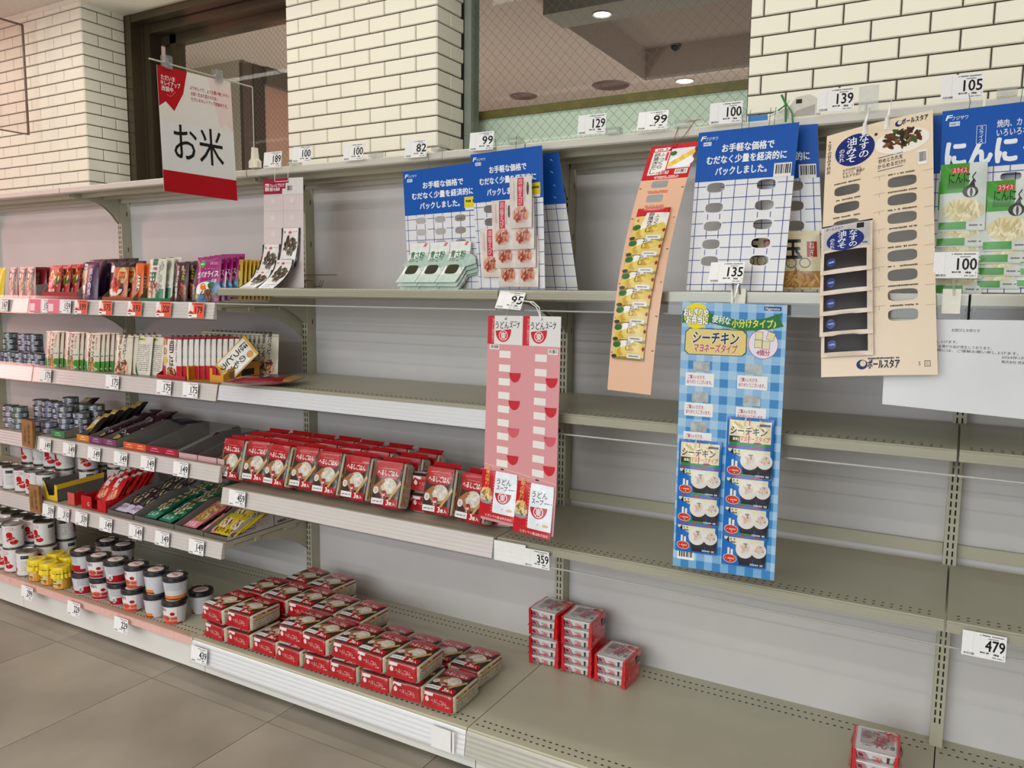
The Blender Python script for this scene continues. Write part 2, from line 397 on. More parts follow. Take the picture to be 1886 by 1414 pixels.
# ================================================================== shelving
ZT, Z2, Z3, Z4, Z0 = 1.890, 1.446, 1.098, .700, .165
YT, YS, YB = -.288, -.44, -.60
L2, L3, L4, L5 = 1.392, 1.088, .778, .480
slotm = mat((20, 19, 18), .8)
for i, x in enumerate((-2.4, -1.2, 0, 1.2, 2.4)):
    zs = 'far left,fourth from right,third from right,second from right,rightmost'.split(',')[i]
    t = thing('shelf_upright', (x, .03, Z0), 'beige slotted shelf upright, %s of the visible shelf posts' % zs, 'shelf post')
    b = MB(); b.box(x - .0165, x + .0165, 0, .06, Z0, 1.872, PAINT); b.build('post', t, smooth=False)
    b = MB(); z = .235
    while z < 1.86:
        for dx in (-.0062, .0062): b.box(x + dx - .002, x + dx + .002, -.0006, .001, z, z + .0155, slotm)
        z += .0233
    stuff(b.build('slots', t, smooth=False))
    b = MB()
    for z in (.5, 1.0, 1.3, 1.62, 1.79): b.box(x + .0160, x + .0170, .028, .032, z, z + .02, slotm)
    stuff(b.build('side_slots', t, smooth=False))
for i, x in enumerate((-2.4, -1.2, 0, 1.2, 2.4)):
    nm = ('far left bay', 'left bay behind the pouches and snack trays', 'bay behind the red rice packs', 'bay behind the hanging cards', 'rightmost bay')[i]
    t = thing('back_panel', (x + .6, .055, Z0), 'off-white steel back panel of the %s' % nm, 'panel')
    b = MB(); b.box(x + .017, x + 1.183, .050, .056, Z0, 1.868, PANEL); b.build('sheet', t, smooth=False)
    b = MB(); b.box(x + .017, x + 1.183, .040, .052, 1.860, 1.868, PAINT2); b.build('top_fold', t, smooth=False)
    if i >= 3:
        b = MB(); b.box(x + .018, x + 1.182, .034, .048, .716, .750, PAINT); b.build('back_rail', t, smooth=False)

def bracket(t, x, yf, z, dep=.15):
    y1 = yf + .05; P = [(.004, z - .022), (.004, z - dep)]
    for k in range(9):
        a = k / 8; P.append((-.012 + (y1 + .10) * a, z - dep + .012 + (dep - .052) * (math.sin(a * PI / 2) ** .8)))
    P += [(y1, z - .034), (y1, z - .022)]
    b = MB(); b.prism([(y, zz) for y, zz in P], x - .002, x + .002, 0, PAINT); return b.build('bracket', t, smooth=False)
def shelf(x0, x1, yf, z, label, rail, lip=.028, holes=True, dep=.15, ins=None):
    t = thing('shelf', ((x0 + x1) / 2, yf / 2, z), label, 'shelf')
    b = MB(); a, c = x0 + .0025, x1 - .0025
    b.prism([(yf + .004, z), (yf, z - .004), (yf, z - lip + .004), (yf + .004, z - lip), (yf + .02, z - lip), (yf + .02, z - .018), (.0, z - .018), (0, z - .04), (.012, z - .04), (.012, z)], a, c, 0, PAINT2 if rail == 'top' else PAINT)
    b.box(a, c, yf * .66, yf * .60, z - .034, z - .018, PAINT); b.box(a, c, yf * .30, yf * .16, z - .030, z - .018, PAINT)
    if rail != 'top':
        for q in (.007, .014, .021): b.box(a, c, yf - .0018, yf, z - lip * .2 - q + .001, z - lip * .2 - q + .004, PAINT)
    b.build('board', t, smooth=False)
    if holes:
        b = MB(); x = a + .02
        while x < c - .02:
            for yy in (yf + .022, yf + .042): b.box(x, x + .006, yy, yy + .003, z - .0005, z + .0006, slotm)
            x += .02
        stuff(b.build('perforations', t, smooth=False))
    for x in (x0 + .011, x1 - .011): bracket(t, x, yf, z, dep)
    if rail == 'clear':
        b = MB(); b.box(a, c, yf - .0052, yf - .0032, z - .058, z - .002, CLEAR); b.tube([(a, yf - .006, z - .058), (c, yf - .006, z - .058)], .0024, mat((172, 174, 168), .12, coat=.6, var=0), 6)
        b.box(a, c, yf - .0052, yf, z - .003, z - .001, CLEAR); b.build('price_rail', t, smooth=False)
    elif rail in ('white', 'silver'):
        h0, h1 = (z + .010, z - .062) if rail == 'white' else (z, z - .066)
        im = mat((244, 236, 232), .35, coat=.2, var=.02, scale=20) if rail == 'white' else mat((250, 251, 254), .3, coat=.6, var=.0)
        P = [(yf - .002, h1)]; n = 5; tl = lambda zz: -.014 * (h0 - zz) / (h0 - h1)
        for k in range(n):
            za, zb = h1 + (h0 - .010 - h1) * k / n, h1 + (h0 - .010 - h1) * (k + 1) / n
            P += [(yf - .006 + tl(za), za + .001), (yf - .0064 + tl((za + zb) / 2), (za + zb) / 2), (yf - .0054 + tl(zb), zb - .0005)]
        P += [(yf - .004, h0 - .010), (yf - .002, h0 - .010)]
        b = MB(); b.prism(P, a + .002, c - .002, 0, im); b.build('rail_insert', t, smooth=False)
        b = MB(); b.prism([(yf - .022, h1 - .002), (yf - .0225, h1 - .002), (yf - .009, h0 + .004), (yf - .0085, h0 + .004)], a, c, 0, CLEAR); b.box(a, c, yf - .022, yf, h1 - .004, h1 - .002, CLEAR)
        for e in (a, c - .0015): b.prism([(yf - .022, h1), (yf, h1), (yf, h0), (yf - .009, h0)], e, e + .0015, 0, CLEAR); b.build('price_rail', t, smooth=False)
    return t
BAY = {-2: 'far left bay', -1: 'snack tray bay', 0: 'rice pack bay', 1: 'hanging card bay', 2: 'rightmost bay'}
for k in range(-2, 3):
    x = 1.2 * k
    shelf(x, x + 1.2, YT, ZT, 'narrow top shelf of the %s under the tiled wall' % BAY[k], 'top', .026, False, .14)
    if k >= 0:
        shelf(x, x + 1.2, YS, Z2, 'eye-level shelf of the %s holding the feet of hanging cards' % BAY[k] if k < 2 else 'eye-level shelf of the rightmost bay above the paper notice', 'clear')
        shelf(x, x + 1.2, YS, Z3, 'empty middle shelf of the rice pack bay with bright silver price strip' if k == 0 else 'empty middle shelf of the %s with clear price strip' % BAY[k], 'silver' if k == 0 else 'clear')
        shelf(x, x + 1.2, YS, Z4, 'lower shelf carrying the row of upright red rice packs' if k == 0 else 'empty lower shelf of the %s' % BAY[k], 'white' if k == 0 else 'clear', holes=k > 0)
    else:
        for z, nm in ((L2, 'second shelf carrying retort pouches'), (L3, 'third shelf carrying seasoning sachets'), (L4, 'fourth shelf carrying open grey trays'), (L5, 'fifth shelf carrying packet trays')):
            if k == -2: nm = nm.split(' carrying')[0] + ' of cans and boxes' if z != L2 else 'second shelf of boxes'
            shelf(x, x + 1.2, YS, z, '%s in the %s with whitish price strip' % (nm, BAY[k]), 'white', holes=False)
for k in range(-2, 3):
    x = 1.2 * k
    t = thing('base_deck', (x + .6, -.3, 0), ('far left base deck under the tomato cans', 'base deck under cup soups and yellow jars', 'base deck under the pile of red rice packs', 'wide base deck under the white rice trios', 'rightmost base deck, empty')[k + 2], 'shelf base')
    a, c = x + .0015, x + 1.1985
    b = MB(); b.prism([(YB + .003, Z0), (YB, Z0 - .003), (YB, Z0 - .03), (YB + .02, Z0 - .03), (YB + .02, Z0 - .02), (.05, Z0 - .02), (.05, Z0)], a, c, 0, PAINT); b.build('deck', t, smooth=False)
    b = MB(); xx = a + .01
    while xx < c - .012:
        for yy in (YB + .030, YB + .056, -.032, .004): b.box(xx + (.01 if yy in (YB + .056, .004) else 0), xx + .008 + (.01 if yy in (YB + .056, .004) else 0), yy, yy + .0042, Z0 - .0005, Z0 + .0006, slotm)
        xx += .020
    stuff(b.build('perforations', t, smooth=False))
    b = MB(); b.box(a, c, -.552, -.54, .012, Z0 - .02, mat((228, 226, 220), .35, var=.02, scale=6)); b.build('kick_plate', t, smooth=False)
    b = MB(); b.box(a + .02, c - .02, -.45, -.43, 0, Z0 - .02, DARK); b.build('support', t, smooth=False)
    if k < 0:
        b = MB(); b.box(a, c, YB - .010, YB - .008, .138, .192, clear((255, 244, 242), .12, .06)); b.build('price_rail', t, smooth=False)
        b = MB(); b.box(a, c, YB - .005, YB, .138, .165, mat((240, 230, 226), .3, coat=.3)); b.build('rail_insert', t, smooth=False)
    else:
        sil = mat((250, 251, 254), .3, coat=.6, var=.0) if k == 0 else mat((206, 203, 190), .3, coat=.6, var=.03)
        P = [(YB - .002, .085)]; n = 5
        for q in range(n):
            za, zb = .085 + .072 * q / n, .085 + .072 * (q + 1) / n
            P += [(YB - .004 - (.158 - za) * .16, za + .001), (YB - .0045 - (.158 - za) * .15, (za + zb) / 2), (YB - .0035 - (.158 - zb) * .16, zb - .0005)]
        P += [(YB - .002, .158)]
        b = MB(); b.prism(P, a, c, 0, sil); b.build('rail_insert', t, smooth=False)
        b = MB(); b.prism([(YB - .020, .080), (YB - .0205, .080), (YB - .0085, .160), (YB - .008, .160)], a, c, 0, CLEAR); b.build('price_rail', t, smooth=False)

# ================================================================== price tags
TAGW = mat((238, 237, 235), .35, var=.01)
def tag_print(b, num, style='white', slant=0, W=85, H=57):
    b.rect(0, 0, W, H, ink((240, 239, 238)), 0)
    if style == 'orange':
        b.rect(18, 0, W, H, ink((226, 92, 66)), 1); b.poly([(0, 42), (14, 12), (26, 8), (30, 26), (26, 42)], ink((238, 214, 208)), 1.4)
        b.poly([(0, 42), (10, 30), (24, 34), (30, 42)], ink((196, 40, 48)), 1.8); b.rect(0, 43, 48, 55, ink((240, 240, 238)), 2); b.rect(4, 47, 20, 51, ink((40, 40, 40)), 3)
        b.rect(34, 4, 80, 7, ink((150, 40, 30)), 2)
    elif style == 'pink':
        b.rect(0, 0, W, H, ink((226, 120, 140)), 1); b.rect(4, 18, 40, 50, ink((244, 214, 218)), 1.5)
    else:
        b.scrawl(34, 5, 80, 3, ink((60, 60, 62)), 2, len(num)); b.rect(50, 10, 70, 11.5, ink((80, 80, 82)), 2)
        b.rect(22, 1, 22.5, H - 1, ink((205, 205, 208)), 1.4)
        b.bars(3, 48, 26, 55, 2, int(num) if num.isdigit() else 1, (232, 232, 230))
        b.scrawl(30, 44, 46, 4, ink((50, 50, 50)), 2, 3); b.scrawl(48, 44, 60, 4, ink((50, 50, 50)), 2, 5); b.scrawl(62, 45, 82, 5, ink((40, 40, 40)), 2, 7); b.scrawl(58, 52, 82, 2.6, ink((80, 80, 80)), 2, 9)
    if num: b.text(num, 64 if style == 'white' else 58, 27, 33, ink((22, 22, 24)), 3, .02, 37)
def price_tag(px, py, num, Y, label, z=None, style='white', tilt=-.10, yaw=0, roll=0, s=1.0, group=None):
    p = at(px, py, Y=Y)
    if z is not None: p.z = z
    b = MB(); b.map = lambda u, v, L: ((u - 42.5) * .001 * s, -L * .00012 - .0006, (28.5 - v) * .001 * s)
    tag_print(b, num, style); b.map = None; b.box(-.0425 * s, .0425 * s, -.0005, .0005, -.0285 * s, .0285 * s, TAGW)
    o = b.build('price_tag', smooth=False); o.location = p; o.rotation_euler = (tilt, roll, yaw)
    return tag(o, label, 'price tag', group)
# ================================================================== hanging cards
class Card:
    def __init__(s, tl, tr, br, bl, W, H, bend=None, unit=.0003):
        s.c = [Vector(q) for q in (tl, tr, br, bl)]; s.W, s.H, s.bend, s.unit = W, H, bend, unit
        n = (s.c[1] - s.c[0]).cross(s.c[0] - s.c[3]).normalized(); s.n = n if n.y < 0 else -n
    def map(s, u, v, L=0):
        a, b = u / s.W, v / s.H
        p = s.c[0] * (1 - a) * (1 - b) + s.c[1] * a * (1 - b) + s.c[2] * a * b + s.c[3] * (1 - a) * b
        return p + s.n * (L * s.unit + (s.bend(a, b) if s.bend else 0))
def sheet(b, card, base, holes=(), nx=8, ny=16, round_=0, outline=None, back=None):
    """card stock with real holes: (cx, cy, rx, ry, power) each"""
    W, H = card.W, card.H; b.map = card.map
    if card.bend: b.sub = (W / 5, H / 30)
    xs = sorted(set([W * i / nx for i in range(nx + 1)] + [h[0] + k * h[2] * 1.12 for h in holes for k in (-1, 1)]))
    ys = sorted(set([H * i / ny for i in range(ny + 1)] + [h[1] + k * h[3] * 1.12 for h in holes for k in (-1, 1)]))
    def inside(x, y): return any(abs(x - h[0]) < h[2] * 1.12 and abs(y - h[1]) < h[3] * 1.12 for h in holes)
    for L, m in ((0, base), (-2.5, back or base)):
        for x0, x1 in zip(xs, xs[1:]):
            for y0, y1 in zip(ys, ys[1:]):
                if x1 - x0 < 1e-6 or y1 - y0 < 1e-6 or inside((x0 + x1) / 2, (y0 + y1) / 2): continue
                if round_ and y1 <= H * .1 and False: continue
                b.rect(x0, y0, x1, y1, m, L)
        for cx, cy, rx, ry, pw in holes:
            N = 24; ring = []; out = []
            for k in range(N):
                a = 2 * PI * (k + .5) / N; c, d = math.cos(a), math.sin(a)
                q = (abs(c) ** pw + abs(d) ** pw) ** (-1 / pw); ring.append((cx + rx * q * c, cy + ry * q * d))
                z = 1.12 / max(abs(c), abs(d)); out.append((cx + rx * z * c, cy + ry * z * d))
            V = [(p[0], p[1], L) for p in ring + out]
            b.add(V, [(k, (k + 1) % N, N + (k + 1) % N, N + k) for k in range(N)], m)
            cs = [(cx + i * rx * 1.12, cy + j * ry * 1.12, L) for i, j in ((1, 1), (-1, 1), (-1, -1), (1, -1))]
            for q, k in enumerate((N // 8, 3 * N // 8, 5 * N // 8, 7 * N // 8)):
                b.add([V[N + k - 1], cs[q], V[N + k % N]], [(0, 1, 2)], m)
    E = [(0, 0), (W, 0), (W, H), (0, H), (0, 0)]
    for p, q in zip(E, E[1:]):
        n = 12
        for k in range(n):
            a = (p[0] + (q[0] - p[0]) * k / n, p[1] + (q[1] - p[1]) * k / n); c = (p[0] + (q[0] - p[0]) * (k + 1) / n, p[1] + (q[1] - p[1]) * (k + 1) / n)
            b.add([(a[0], a[1], 0), (c[0], c[1], 0), (c[0], c[1], -2.5), (a[0], a[1], -2.5)], [(0, 1, 2, 3)], base)
def strings(card, pts, name='hang_string', m=None, r=.0008, par=None):
    b = MB()
    for P in pts: b.tube(P, r, m or mat((40, 110, 70), .5), 5)
    return b.build(name, par)
def packet(card, u0, v0, u1, v1, L0, thick, base, fn, name, label, cat, group, curl=0, nx=11, ny=14, edge=None, shift=None):
    """a filled pouch clipped on a card: bulged front, flat crimped rim; fn prints in its own 0..100 x 0..100 box"""
    b = MB((9, 7)); w, h = u1 - u0, v1 - v0
    def hgt(a, c): return thick * (max(0, 1 - abs(2 * a - 1) ** 3) * max(0, 1 - abs(2 * c - 1) ** 4)) + curl * c * c
    def mp(u, v, L):
        a, c = u / 100, v / 100; sx = shift(c) if shift else 0
        return card.map(u0 + w * a + sx, v0 + h * c, L0 + hgt(min(max(a, 0), 1), min(max(c, 0), 1)) + L * .8)
    b.map = mp; b.rect(0, 0, 100, 100, base, 0, nx, ny)
    b.map = lambda u, v, L: card.map(u0 + w * u / 100 + (shift(v / 100) if shift else 0), v0 + h * v / 100, L0 - 1.2 + curl * (v / 100) ** 2)
    b.rect(0, 0, 100, 100, edge or base, 0, 4, ny)
    for P in (((0, 0), (0, 100)), ((100, 0), (100, 100)), ((0, 0), (100, 0)), ((0, 100), (100, 100))):
        (xa, ya), (xb, yb) = P
        for k in range(ny):
            q = [(xa + (xb - xa) * t / ny, ya + (yb - ya) * t / ny) for t in (k, k + 1)]
            F = [mp(*q[0], 0), mp(*q[1], 0), b.map(*q[1], 0), b.map(*q[0], 0)]; s = b.map; b.map = None; b.add(F, [(0, 1, 2, 3)], edge or base); b.map = s
    b.map = mp; fn(b); b.map = None
    o = b.build(name, None, origin=mp(50, 50, 0)); return tag(o, label, cat, group)

# ---- sign with two clips on a wire holder, edge-on to the shelf
XS = .063
c = Card((XS, -.706, 2.162), (XS, -.407, 2.173), (XS + .004, -.394, 1.761), (XS + .004, -.699, 1.761), 137, 218)
c.n = Vector((1, 0, 0))
t = thing('hanging_sign', (XS, -.55, 1.76), 'white and dark red rice sign clipped to a wire arm over the top shelf', 'sign')
b = MB(); sheet(b, c, mat((226, 226, 226), .35, var=.01), nx=4, ny=8)
RED = ink((176, 8, 24))
b.rect(0, 0, 137, 92, ink((226, 222, 216)), .6, 2, 2)
b.poly([(0, 0), (0, 70), (12, 60), (26, 74), (44, 40), (53, 0)], RED, 1)
b.poly([(90, 0), (112, 90), (122, 78), (137, 92), (137, 0)], ink((226, 206, 204)), .8)
b.rect(0, 180, 137, 218, RED, 1, 4, 2)
for i, s in enumerate(('ただいま', 'キレイアップ', '改装中')): b.text(s, (18, 22, 16)[i], 19 + 9.5 * i, 9, ink((240, 225, 225)), 2, .02, (24, 34, 20)[i])
b.line([(14, 47), (20, 50), (24, 47), (30, 40)], .8, ink((226, 120, 120)), 2)
for i, s in enumerate(('よりキレイで、よりお買い物しやすい', 'お店へ生まれ変わるため、', 'ただいまキレイアップ改装中です。')): b.text(s, (95, 83, 93)[i], 26 + 10 * i, 7, RED, 2, .008, (76, 50, 70)[i])
b.text('お米', 68, 126, 66, ink((20, 20, 22)), 2, .004, 92)
o = b.build('sign_sheet', t, smooth=False)
b = MB(); b.tube([(XS - .006, -.728, 2.176), (XS - .006, -.30, 2.182), (XS - .006, -.30, 1.96)], .0028, mat((196, 192, 182), .3, metal=.3), 8); b.build('wire_arm', t)
b = MB(); b.prism([(XS - .028, 1.892), (XS + .016, 1.892), (XS + .016, 1.915), (XS + .004, 1.925), (XS - .001, 1.965), (XS - .011, 1.965), (XS - .016, 1.925), (XS - .028, 1.915)], -.308, -.286, 1, mat((232, 226, 206), .4)); b.build('clamp_base', t, smooth=False)
for y in (-.667, -.462):
    b = MB(); z0 = 2.168 + (y + .7) * .02
    b.box(XS - .012, XS + .008, y - .013, y + .013, z0 - .014, z0 + .004, CLEAR); b.box(XS - .013, XS - .009, y - .014, y + .014, z0 - .012, z0 + .030, clear((240, 240, 240), .3, .05, .12)); b.box(XS + .006, XS + .010, y - .014, y + .014, z0 - .012, z0 + .030, clear((240, 240, 240), .3, .05, .12))
    b.tube([(XS - .002, y - .012, z0 + .008), (XS - .002, y + .012, z0 + .008)], .005, STEEL, 8); b.build('clip', t, smooth=False)

# ---- blue-headed shop cards
BLUE = ink((12, 84, 176)); NAVY = ink((28, 56, 140)); LGREY = ink((226, 226, 228)); WINK = ink((240, 242, 244))
def blue_head(b, W, H, hh, txt=True, sticker='yellow'):
    b.rect(0, 0, W, hh, BLUE, 1, 8, 4)
    b.text('F', 14, 17, 15, WINK, 2, .03, 11, sk=.3); b.text('フジサワ', 36, 19, 9.5, WINK, 2, .01, 32)
    b.rect(15, 27, 36, 37, ink((214, 220, 230)), 2); b.scrawl(17, 32, 34, 4, ink((120, 140, 180)), 3, 5)
    if txt:
        b.text('お手軽な価格で', W * .52, hh * .36, 21, WINK, 2, .035, W * .52); b.text('むだなく少量を経済的に', W * .51, hh * .58, 21, WINK, 2, .035, W * .80); b.text('パックしました。', W * .47, hh * .81, 21, WINK, 2, .035, W * .52)
    if sticker == 'yellow':
        b.rect(W * .79, hh * .70, W * .965, hh * .93, ink((226, 206, 40)), 2.6); b.scrawl(W * .81, hh * .79, W * .95, 9, ink((60, 60, 20)), 3.2, 8, .9); b.rect(W * .80, hh * .93, W * .96, hh * .98, LGREY, 2.6)
    elif sticker: b.bars(W * .80, hh * .74, W * .97, hh * 1.0, 2.6, 9)
def blue_grid(b, W, H, hh, sx, holes, x0=10):
    def free(x, y): return not any(abs(x - h[0]) < h[2] * 1.08 and abs(y - h[1]) < h[3] * 1.1 for h in holes)
    x = x0
    while x < W - 2:
        y = hh; n = 40
        for k in range(n):
            ya, yb = hh + (H - hh) * k / n, hh + (H - hh) * (k + 1) / n
            if free(x, (ya + yb) / 2): b.rect(x - .9, ya, x + .9, yb, NAVY, 1.2)
        x += sx
    y = hh + sx * .42
    while y < H - 2:
        for k in range(40):
            xa, xb = W * k / 40, W * (k + 1) / 40
            if free((xa + xb) / 2, y): b.rect(xa, y - .9, xb, y + .9, NAVY, 1.2)
        y += sx
def blue_card(tl, tr, br, bl, W, H, hh, sx, holes, label, sticker, hang, hcol, bend=None, text=True, extra=None):
    c = Card(tl, tr, br, bl, W, H, bend)
    t = thing('hanging_card', (c.map(W / 2, 0) + c.map(W / 2, H)) / 2, label, 'display card', 'blue and white display cards')
    b = MB(); sheet(b, c, mat((226, 226, 229), .3, var=.01), holes, 10, 18); blue_head(b, W, H, hh, text, sticker)
    if not text: extra(b)
    blue_grid(b, W, H, hh, sx, holes); b.build('card', t, smooth=False)
    if hang: strings(c, hang(c), par=t, m=hcol)
    return c
G = mat((30, 110, 72), .5); WS = mat((232, 228, 216), .5)
def loops(us, dz, dy=.0, top=None):
    def f(c):
        out = []
        for u in us:
            p = c.map(u, 7, 1.5); out.append([p, p + Vector((.002, -.003, dz * .5)), p + Vector((-.002 if u < c.W / 2 else .003, dy, dz))])
        return out
    return f
CA = blue_card((.754, -.31, 1.831), (1.055, -.31, 1.842), (1.07, -.315, 1.450), (.768, -.30, 1.450), 290, 385, 145, 34,
     [(u, v, 20, 10.5, 3) for v in (164, 202, 240, 278) for u in (62, 137, 212)], 'blue and white hanging card behind three green laver powder packets', 'yellow', loops((100, 150), .062), mat((96, 104, 92), .5))
CB = blue_card((1.034, -.335, 1.861), (1.283, -.335, 1.869), (1.305, -.345, 1.449), (1.062, -.325, 1.449), 248, 420, 150, 36,
     [(u, v, 19, 12, 3) for v in (172, 212, 252, 292) for u in (56, 122, 190)], 'blue and white hanging card holding the dried shrimp packets', 'yellow', loops((90, 160), .045), G)
CD = blue_card((1.800, -.29, 1.872), (2.040, -.29, 1.868), (2.075, -.27, 1.449), (1.800, -.27, 1.449), 250, 415, 130, 32,
     [(u, v, 22, 12.5, 3) for v in (148, 198, 248, 296) for u in (57, 187)], 'blue and white hanging card half hidden behind the card with the 135 tag', 'white', None, G)
CC = blue_card((1.752, -.34, 1.862), (2.005, -.34, 1.866), (1.990, -.37, 1.449), (1.742, -.37, 1.449), 250, 415, 130, 32,
     [(u, v, 23, 12.5, 3) for v in (147, 199, 247, 294, 338) for u in (57, 185)], 'blue and white hanging card with empty oval holes behind the 135 tag', 'white', loops((110, 128, 178, 190), .050), G,
     bend=lambda a, b: .006 * math.sin(a * PI) * b)
def garlic_head(b):
    b.text('焼肉、カレー、野菜炒め', 175, 42, 17, WINK, 2, .01, 132); b.text('いろいろな料理に', 158, 62, 17, WINK, 2, .01, 98)
    b.text('にんにく', 100, 100, 60, WINK, 2, .05, 178); b.rect(70, 42, 88, 82, BLUE, 2.6); b.line([(70, 42), (88, 42), (88, 82), (70, 82), (70, 42)], .8, WINK, 2.8); b.text('スライス', 79, 62, 9.5, WINK, 3, .01, None, 0, True)
CE = blue_card((2.318, -.33, 1.862), (2.568, -.33, 1.870), (2.575, -.37, 1.449), (2.330, -.37, 1.449), 250, 415, 135, 32,
     [(u, v, 20, 9, 3) for v in (160, 200, 240, 280) for u in (56, 140, 215)], 'blue hanging card with large white brush lettering holding garlic chip packets', None, loops((52, 150), .040), G, text=False, extra=garlic_head)
t = thing('hanging_card', (2.45, -.29, 1.66), 'blue card edge showing just behind the left side of the garlic card', 'display card', 'blue and white display cards')
c = Card((2.300, -.29, 1.862), (2.55, -.29, 1.868), (2.555, -.30, 1.449), (2.308, -.30, 1.449), 250, 415)
b = MB(); sheet(b, c, mat((226, 226, 229), .3, var=.01)); b.rect(0, 0, 250, 135, BLUE, 1, 4, 4); blue_grid(b, 250, 415, 135, 32, []); b.build('card', t, smooth=False)
t = thing('hanging_card', (1.2, -.27, 1.66), 'blue and white card edge curling out behind the shrimp packets', 'display card', 'blue and white display cards')
c = Card((1.07, -.27, 1.85), (1.300, -.26, 1.86), (1.345, -.20, 1.449), (1.10, -.27, 1.449), 248, 410)
b = MB(); sheet(b, c, mat((226, 226, 229), .3, var=.01)); b.rect(0, 0, 248, 150, BLUE, 1, 4, 4); blue_grid(b, 248, 410, 150, 34, []); b.build('card', t, smooth=False)

# ---- packets on the blue cards
AW = film((222, 229, 224))
def aosa(b):
    b.rect(0, 0, 100, 14, film((222, 224, 222)), .5, 4, 2); b.poly([(78, 1), (92, 1), (84, 10), (70, 10)], film((206, 110, 110)), .9)
    b.rect(0, 26, 100, 27, film((190, 60, 60)), 1, 4, 1); b.rect(8, 19, 92, 40, film((226, 234, 226)), .7, 4, 2)
    b.text('青さ粉', 48, 31, 18, film((24, 104, 66)), 1.5, .03, 72); b.scrawl(12, 43, 80, 2.4, film((60, 70, 66)), 1.5, 4); b.scrawl(12, 47, 60, 2.4, film((60, 70, 66)), 1.5, 6)
    for k in range(5): b.ell(40 + 12 * k, 64, 60, 26 + 2 * k, film((168, 190, 178)), .6 + .05 * k, 24, 3.4, 6.0)
    b.rect(0, 80, 100, 100, film((196, 214, 204)), .8, 6, 2)
    P = [(20 + 26 + 30 * math.copysign(abs(math.cos(a)) ** .5, math.cos(a)), 68 + 11.5 * math.copysign(abs(math.sin(a)) ** .5, math.sin(a))) for a in [2 * PI * k / 24 for k in range(24)]]
    b.poly(P, film((56, 56, 38)), 1.6); b.text('たっぷり', 87, 64, 6, film((70, 120, 96)), 1.6, 0, None, .6)
for col in range(3):
    for k in (3, 2, 1, 0):
        u0 = 28 + 78 * col - 1 * k
        packet(CA, u0, 238 + 13 * k, u0 + 76, 364 + 13 * k - 12 * (k == 3), 6 + (3 - k) * 17, 16, AW, aosa, 'laver_packet',
               'laver powder packet, %s column on its blue card, %s from the front' % (('left', 'middle', 'right')[col], ORD[k]), 'packet', 'laver powder packets', curl=150 - 12 * k, edge=AW, shift=lambda c_: -34 * c_ * c_)
SH = film((214, 204, 198))
def shrimp(b):
    b.rect(38, 2, 66, 58, film((190, 36, 62)), 1, 2, 4); b.text('国', 52, 10, 11, film((236, 200, 200)), 1.8, 0, 16); b.text('桜えび', 52, 36, 12.5, film((236, 200, 206)), 1.8, .01, 17, 0, True)
    b.scrawl(20, 14, 24, 3, film((120, 110, 106)), 1.5, 2); b.rect(22, 8, 24, 46, film((150, 140, 136)), 1.4); b.ell(84, 24, 5, 13, film((36, 30, 30)), 1.6, 14); b.rect(72, 10, 73.5, 50, film((90, 80, 78)), 1.4)
    b.ell(52, 74, 38, 17, film((206, 176, 164)), 1.2, 24); b.blobs(52, 74, 35, 15, [(168, 78, 56), (196, 116, 88), (140, 58, 44), (206, 140, 110)], 46, 4, 1.8, .26, film)
for (u, v, L, q) in ((20, 232, 20, 'at lower left, alone in its column'), (84, 262, 10, 'bottom of the middle column, rearmost'), (154, 262, 10, 'bottom of the right column, rearmost'), (80, 205, 34, 'middle column, second from the front'), (150, 205, 34, 'right column, third from the front'), (76, 150, 58, 'front of the middle column'), (150, 150, 58, 'right column, second from the front'), (148, 88, 84, 'frontmost and highest, right column')):
    packet(CB, u, v, u + 76, v + 150, L, 18, SH, shrimp, 'shrimp_packet', 'dried pink shrimp packet %s on the blue card' % q, 'packet', 'dried shrimp packets', curl=26)
def onion(b):
    b.rect(0, 0, 100, 100, film((216, 204, 170)), .4, 4, 6); b.text('玉', 30, 30, 34, film((30, 26, 24)), 1.6, .05, 44); b.rect(66, 18, 92, 44, film((160, 50, 46)), 1.4); b.text('ねぎ', 79, 31, 13, film((236, 214, 200)), 2, 0, None, 0, True)
    b.ell(24, 54, 15, 9, film((110, 104, 92)), 1.5, 16, 0, 6.2); b.ell(24, 54, 12, 7, film((216, 204, 170)), 1.7, 16); b.ell(60, 54, 15, 9, film((110, 104, 92)), 1.5, 16); b.ell(60, 54, 12, 7, film((216, 204, 170)), 1.7, 16)
    b.rect(0, 68, 100, 96, film((176, 128, 66)), 1, 4, 2); b.blobs(50, 82, 48, 13, [(200, 154, 92), (160, 108, 52), (214, 176, 116)], 30, 6, 1.5, .3, film)
packet(CD, 158, 262, 246, 410, 30, 24, film((214, 200, 164)), onion, 'onion_packet', 'cream dried onion packet poking out behind the card with the 135 tag', 'packet', None)
packet(CD, 60, 255, 140, 405, 10, 20, film((214, 200, 164)), onion, 'onion_packet', 'cream dried onion packet showing through oval holes of the blue card', 'packet', None)
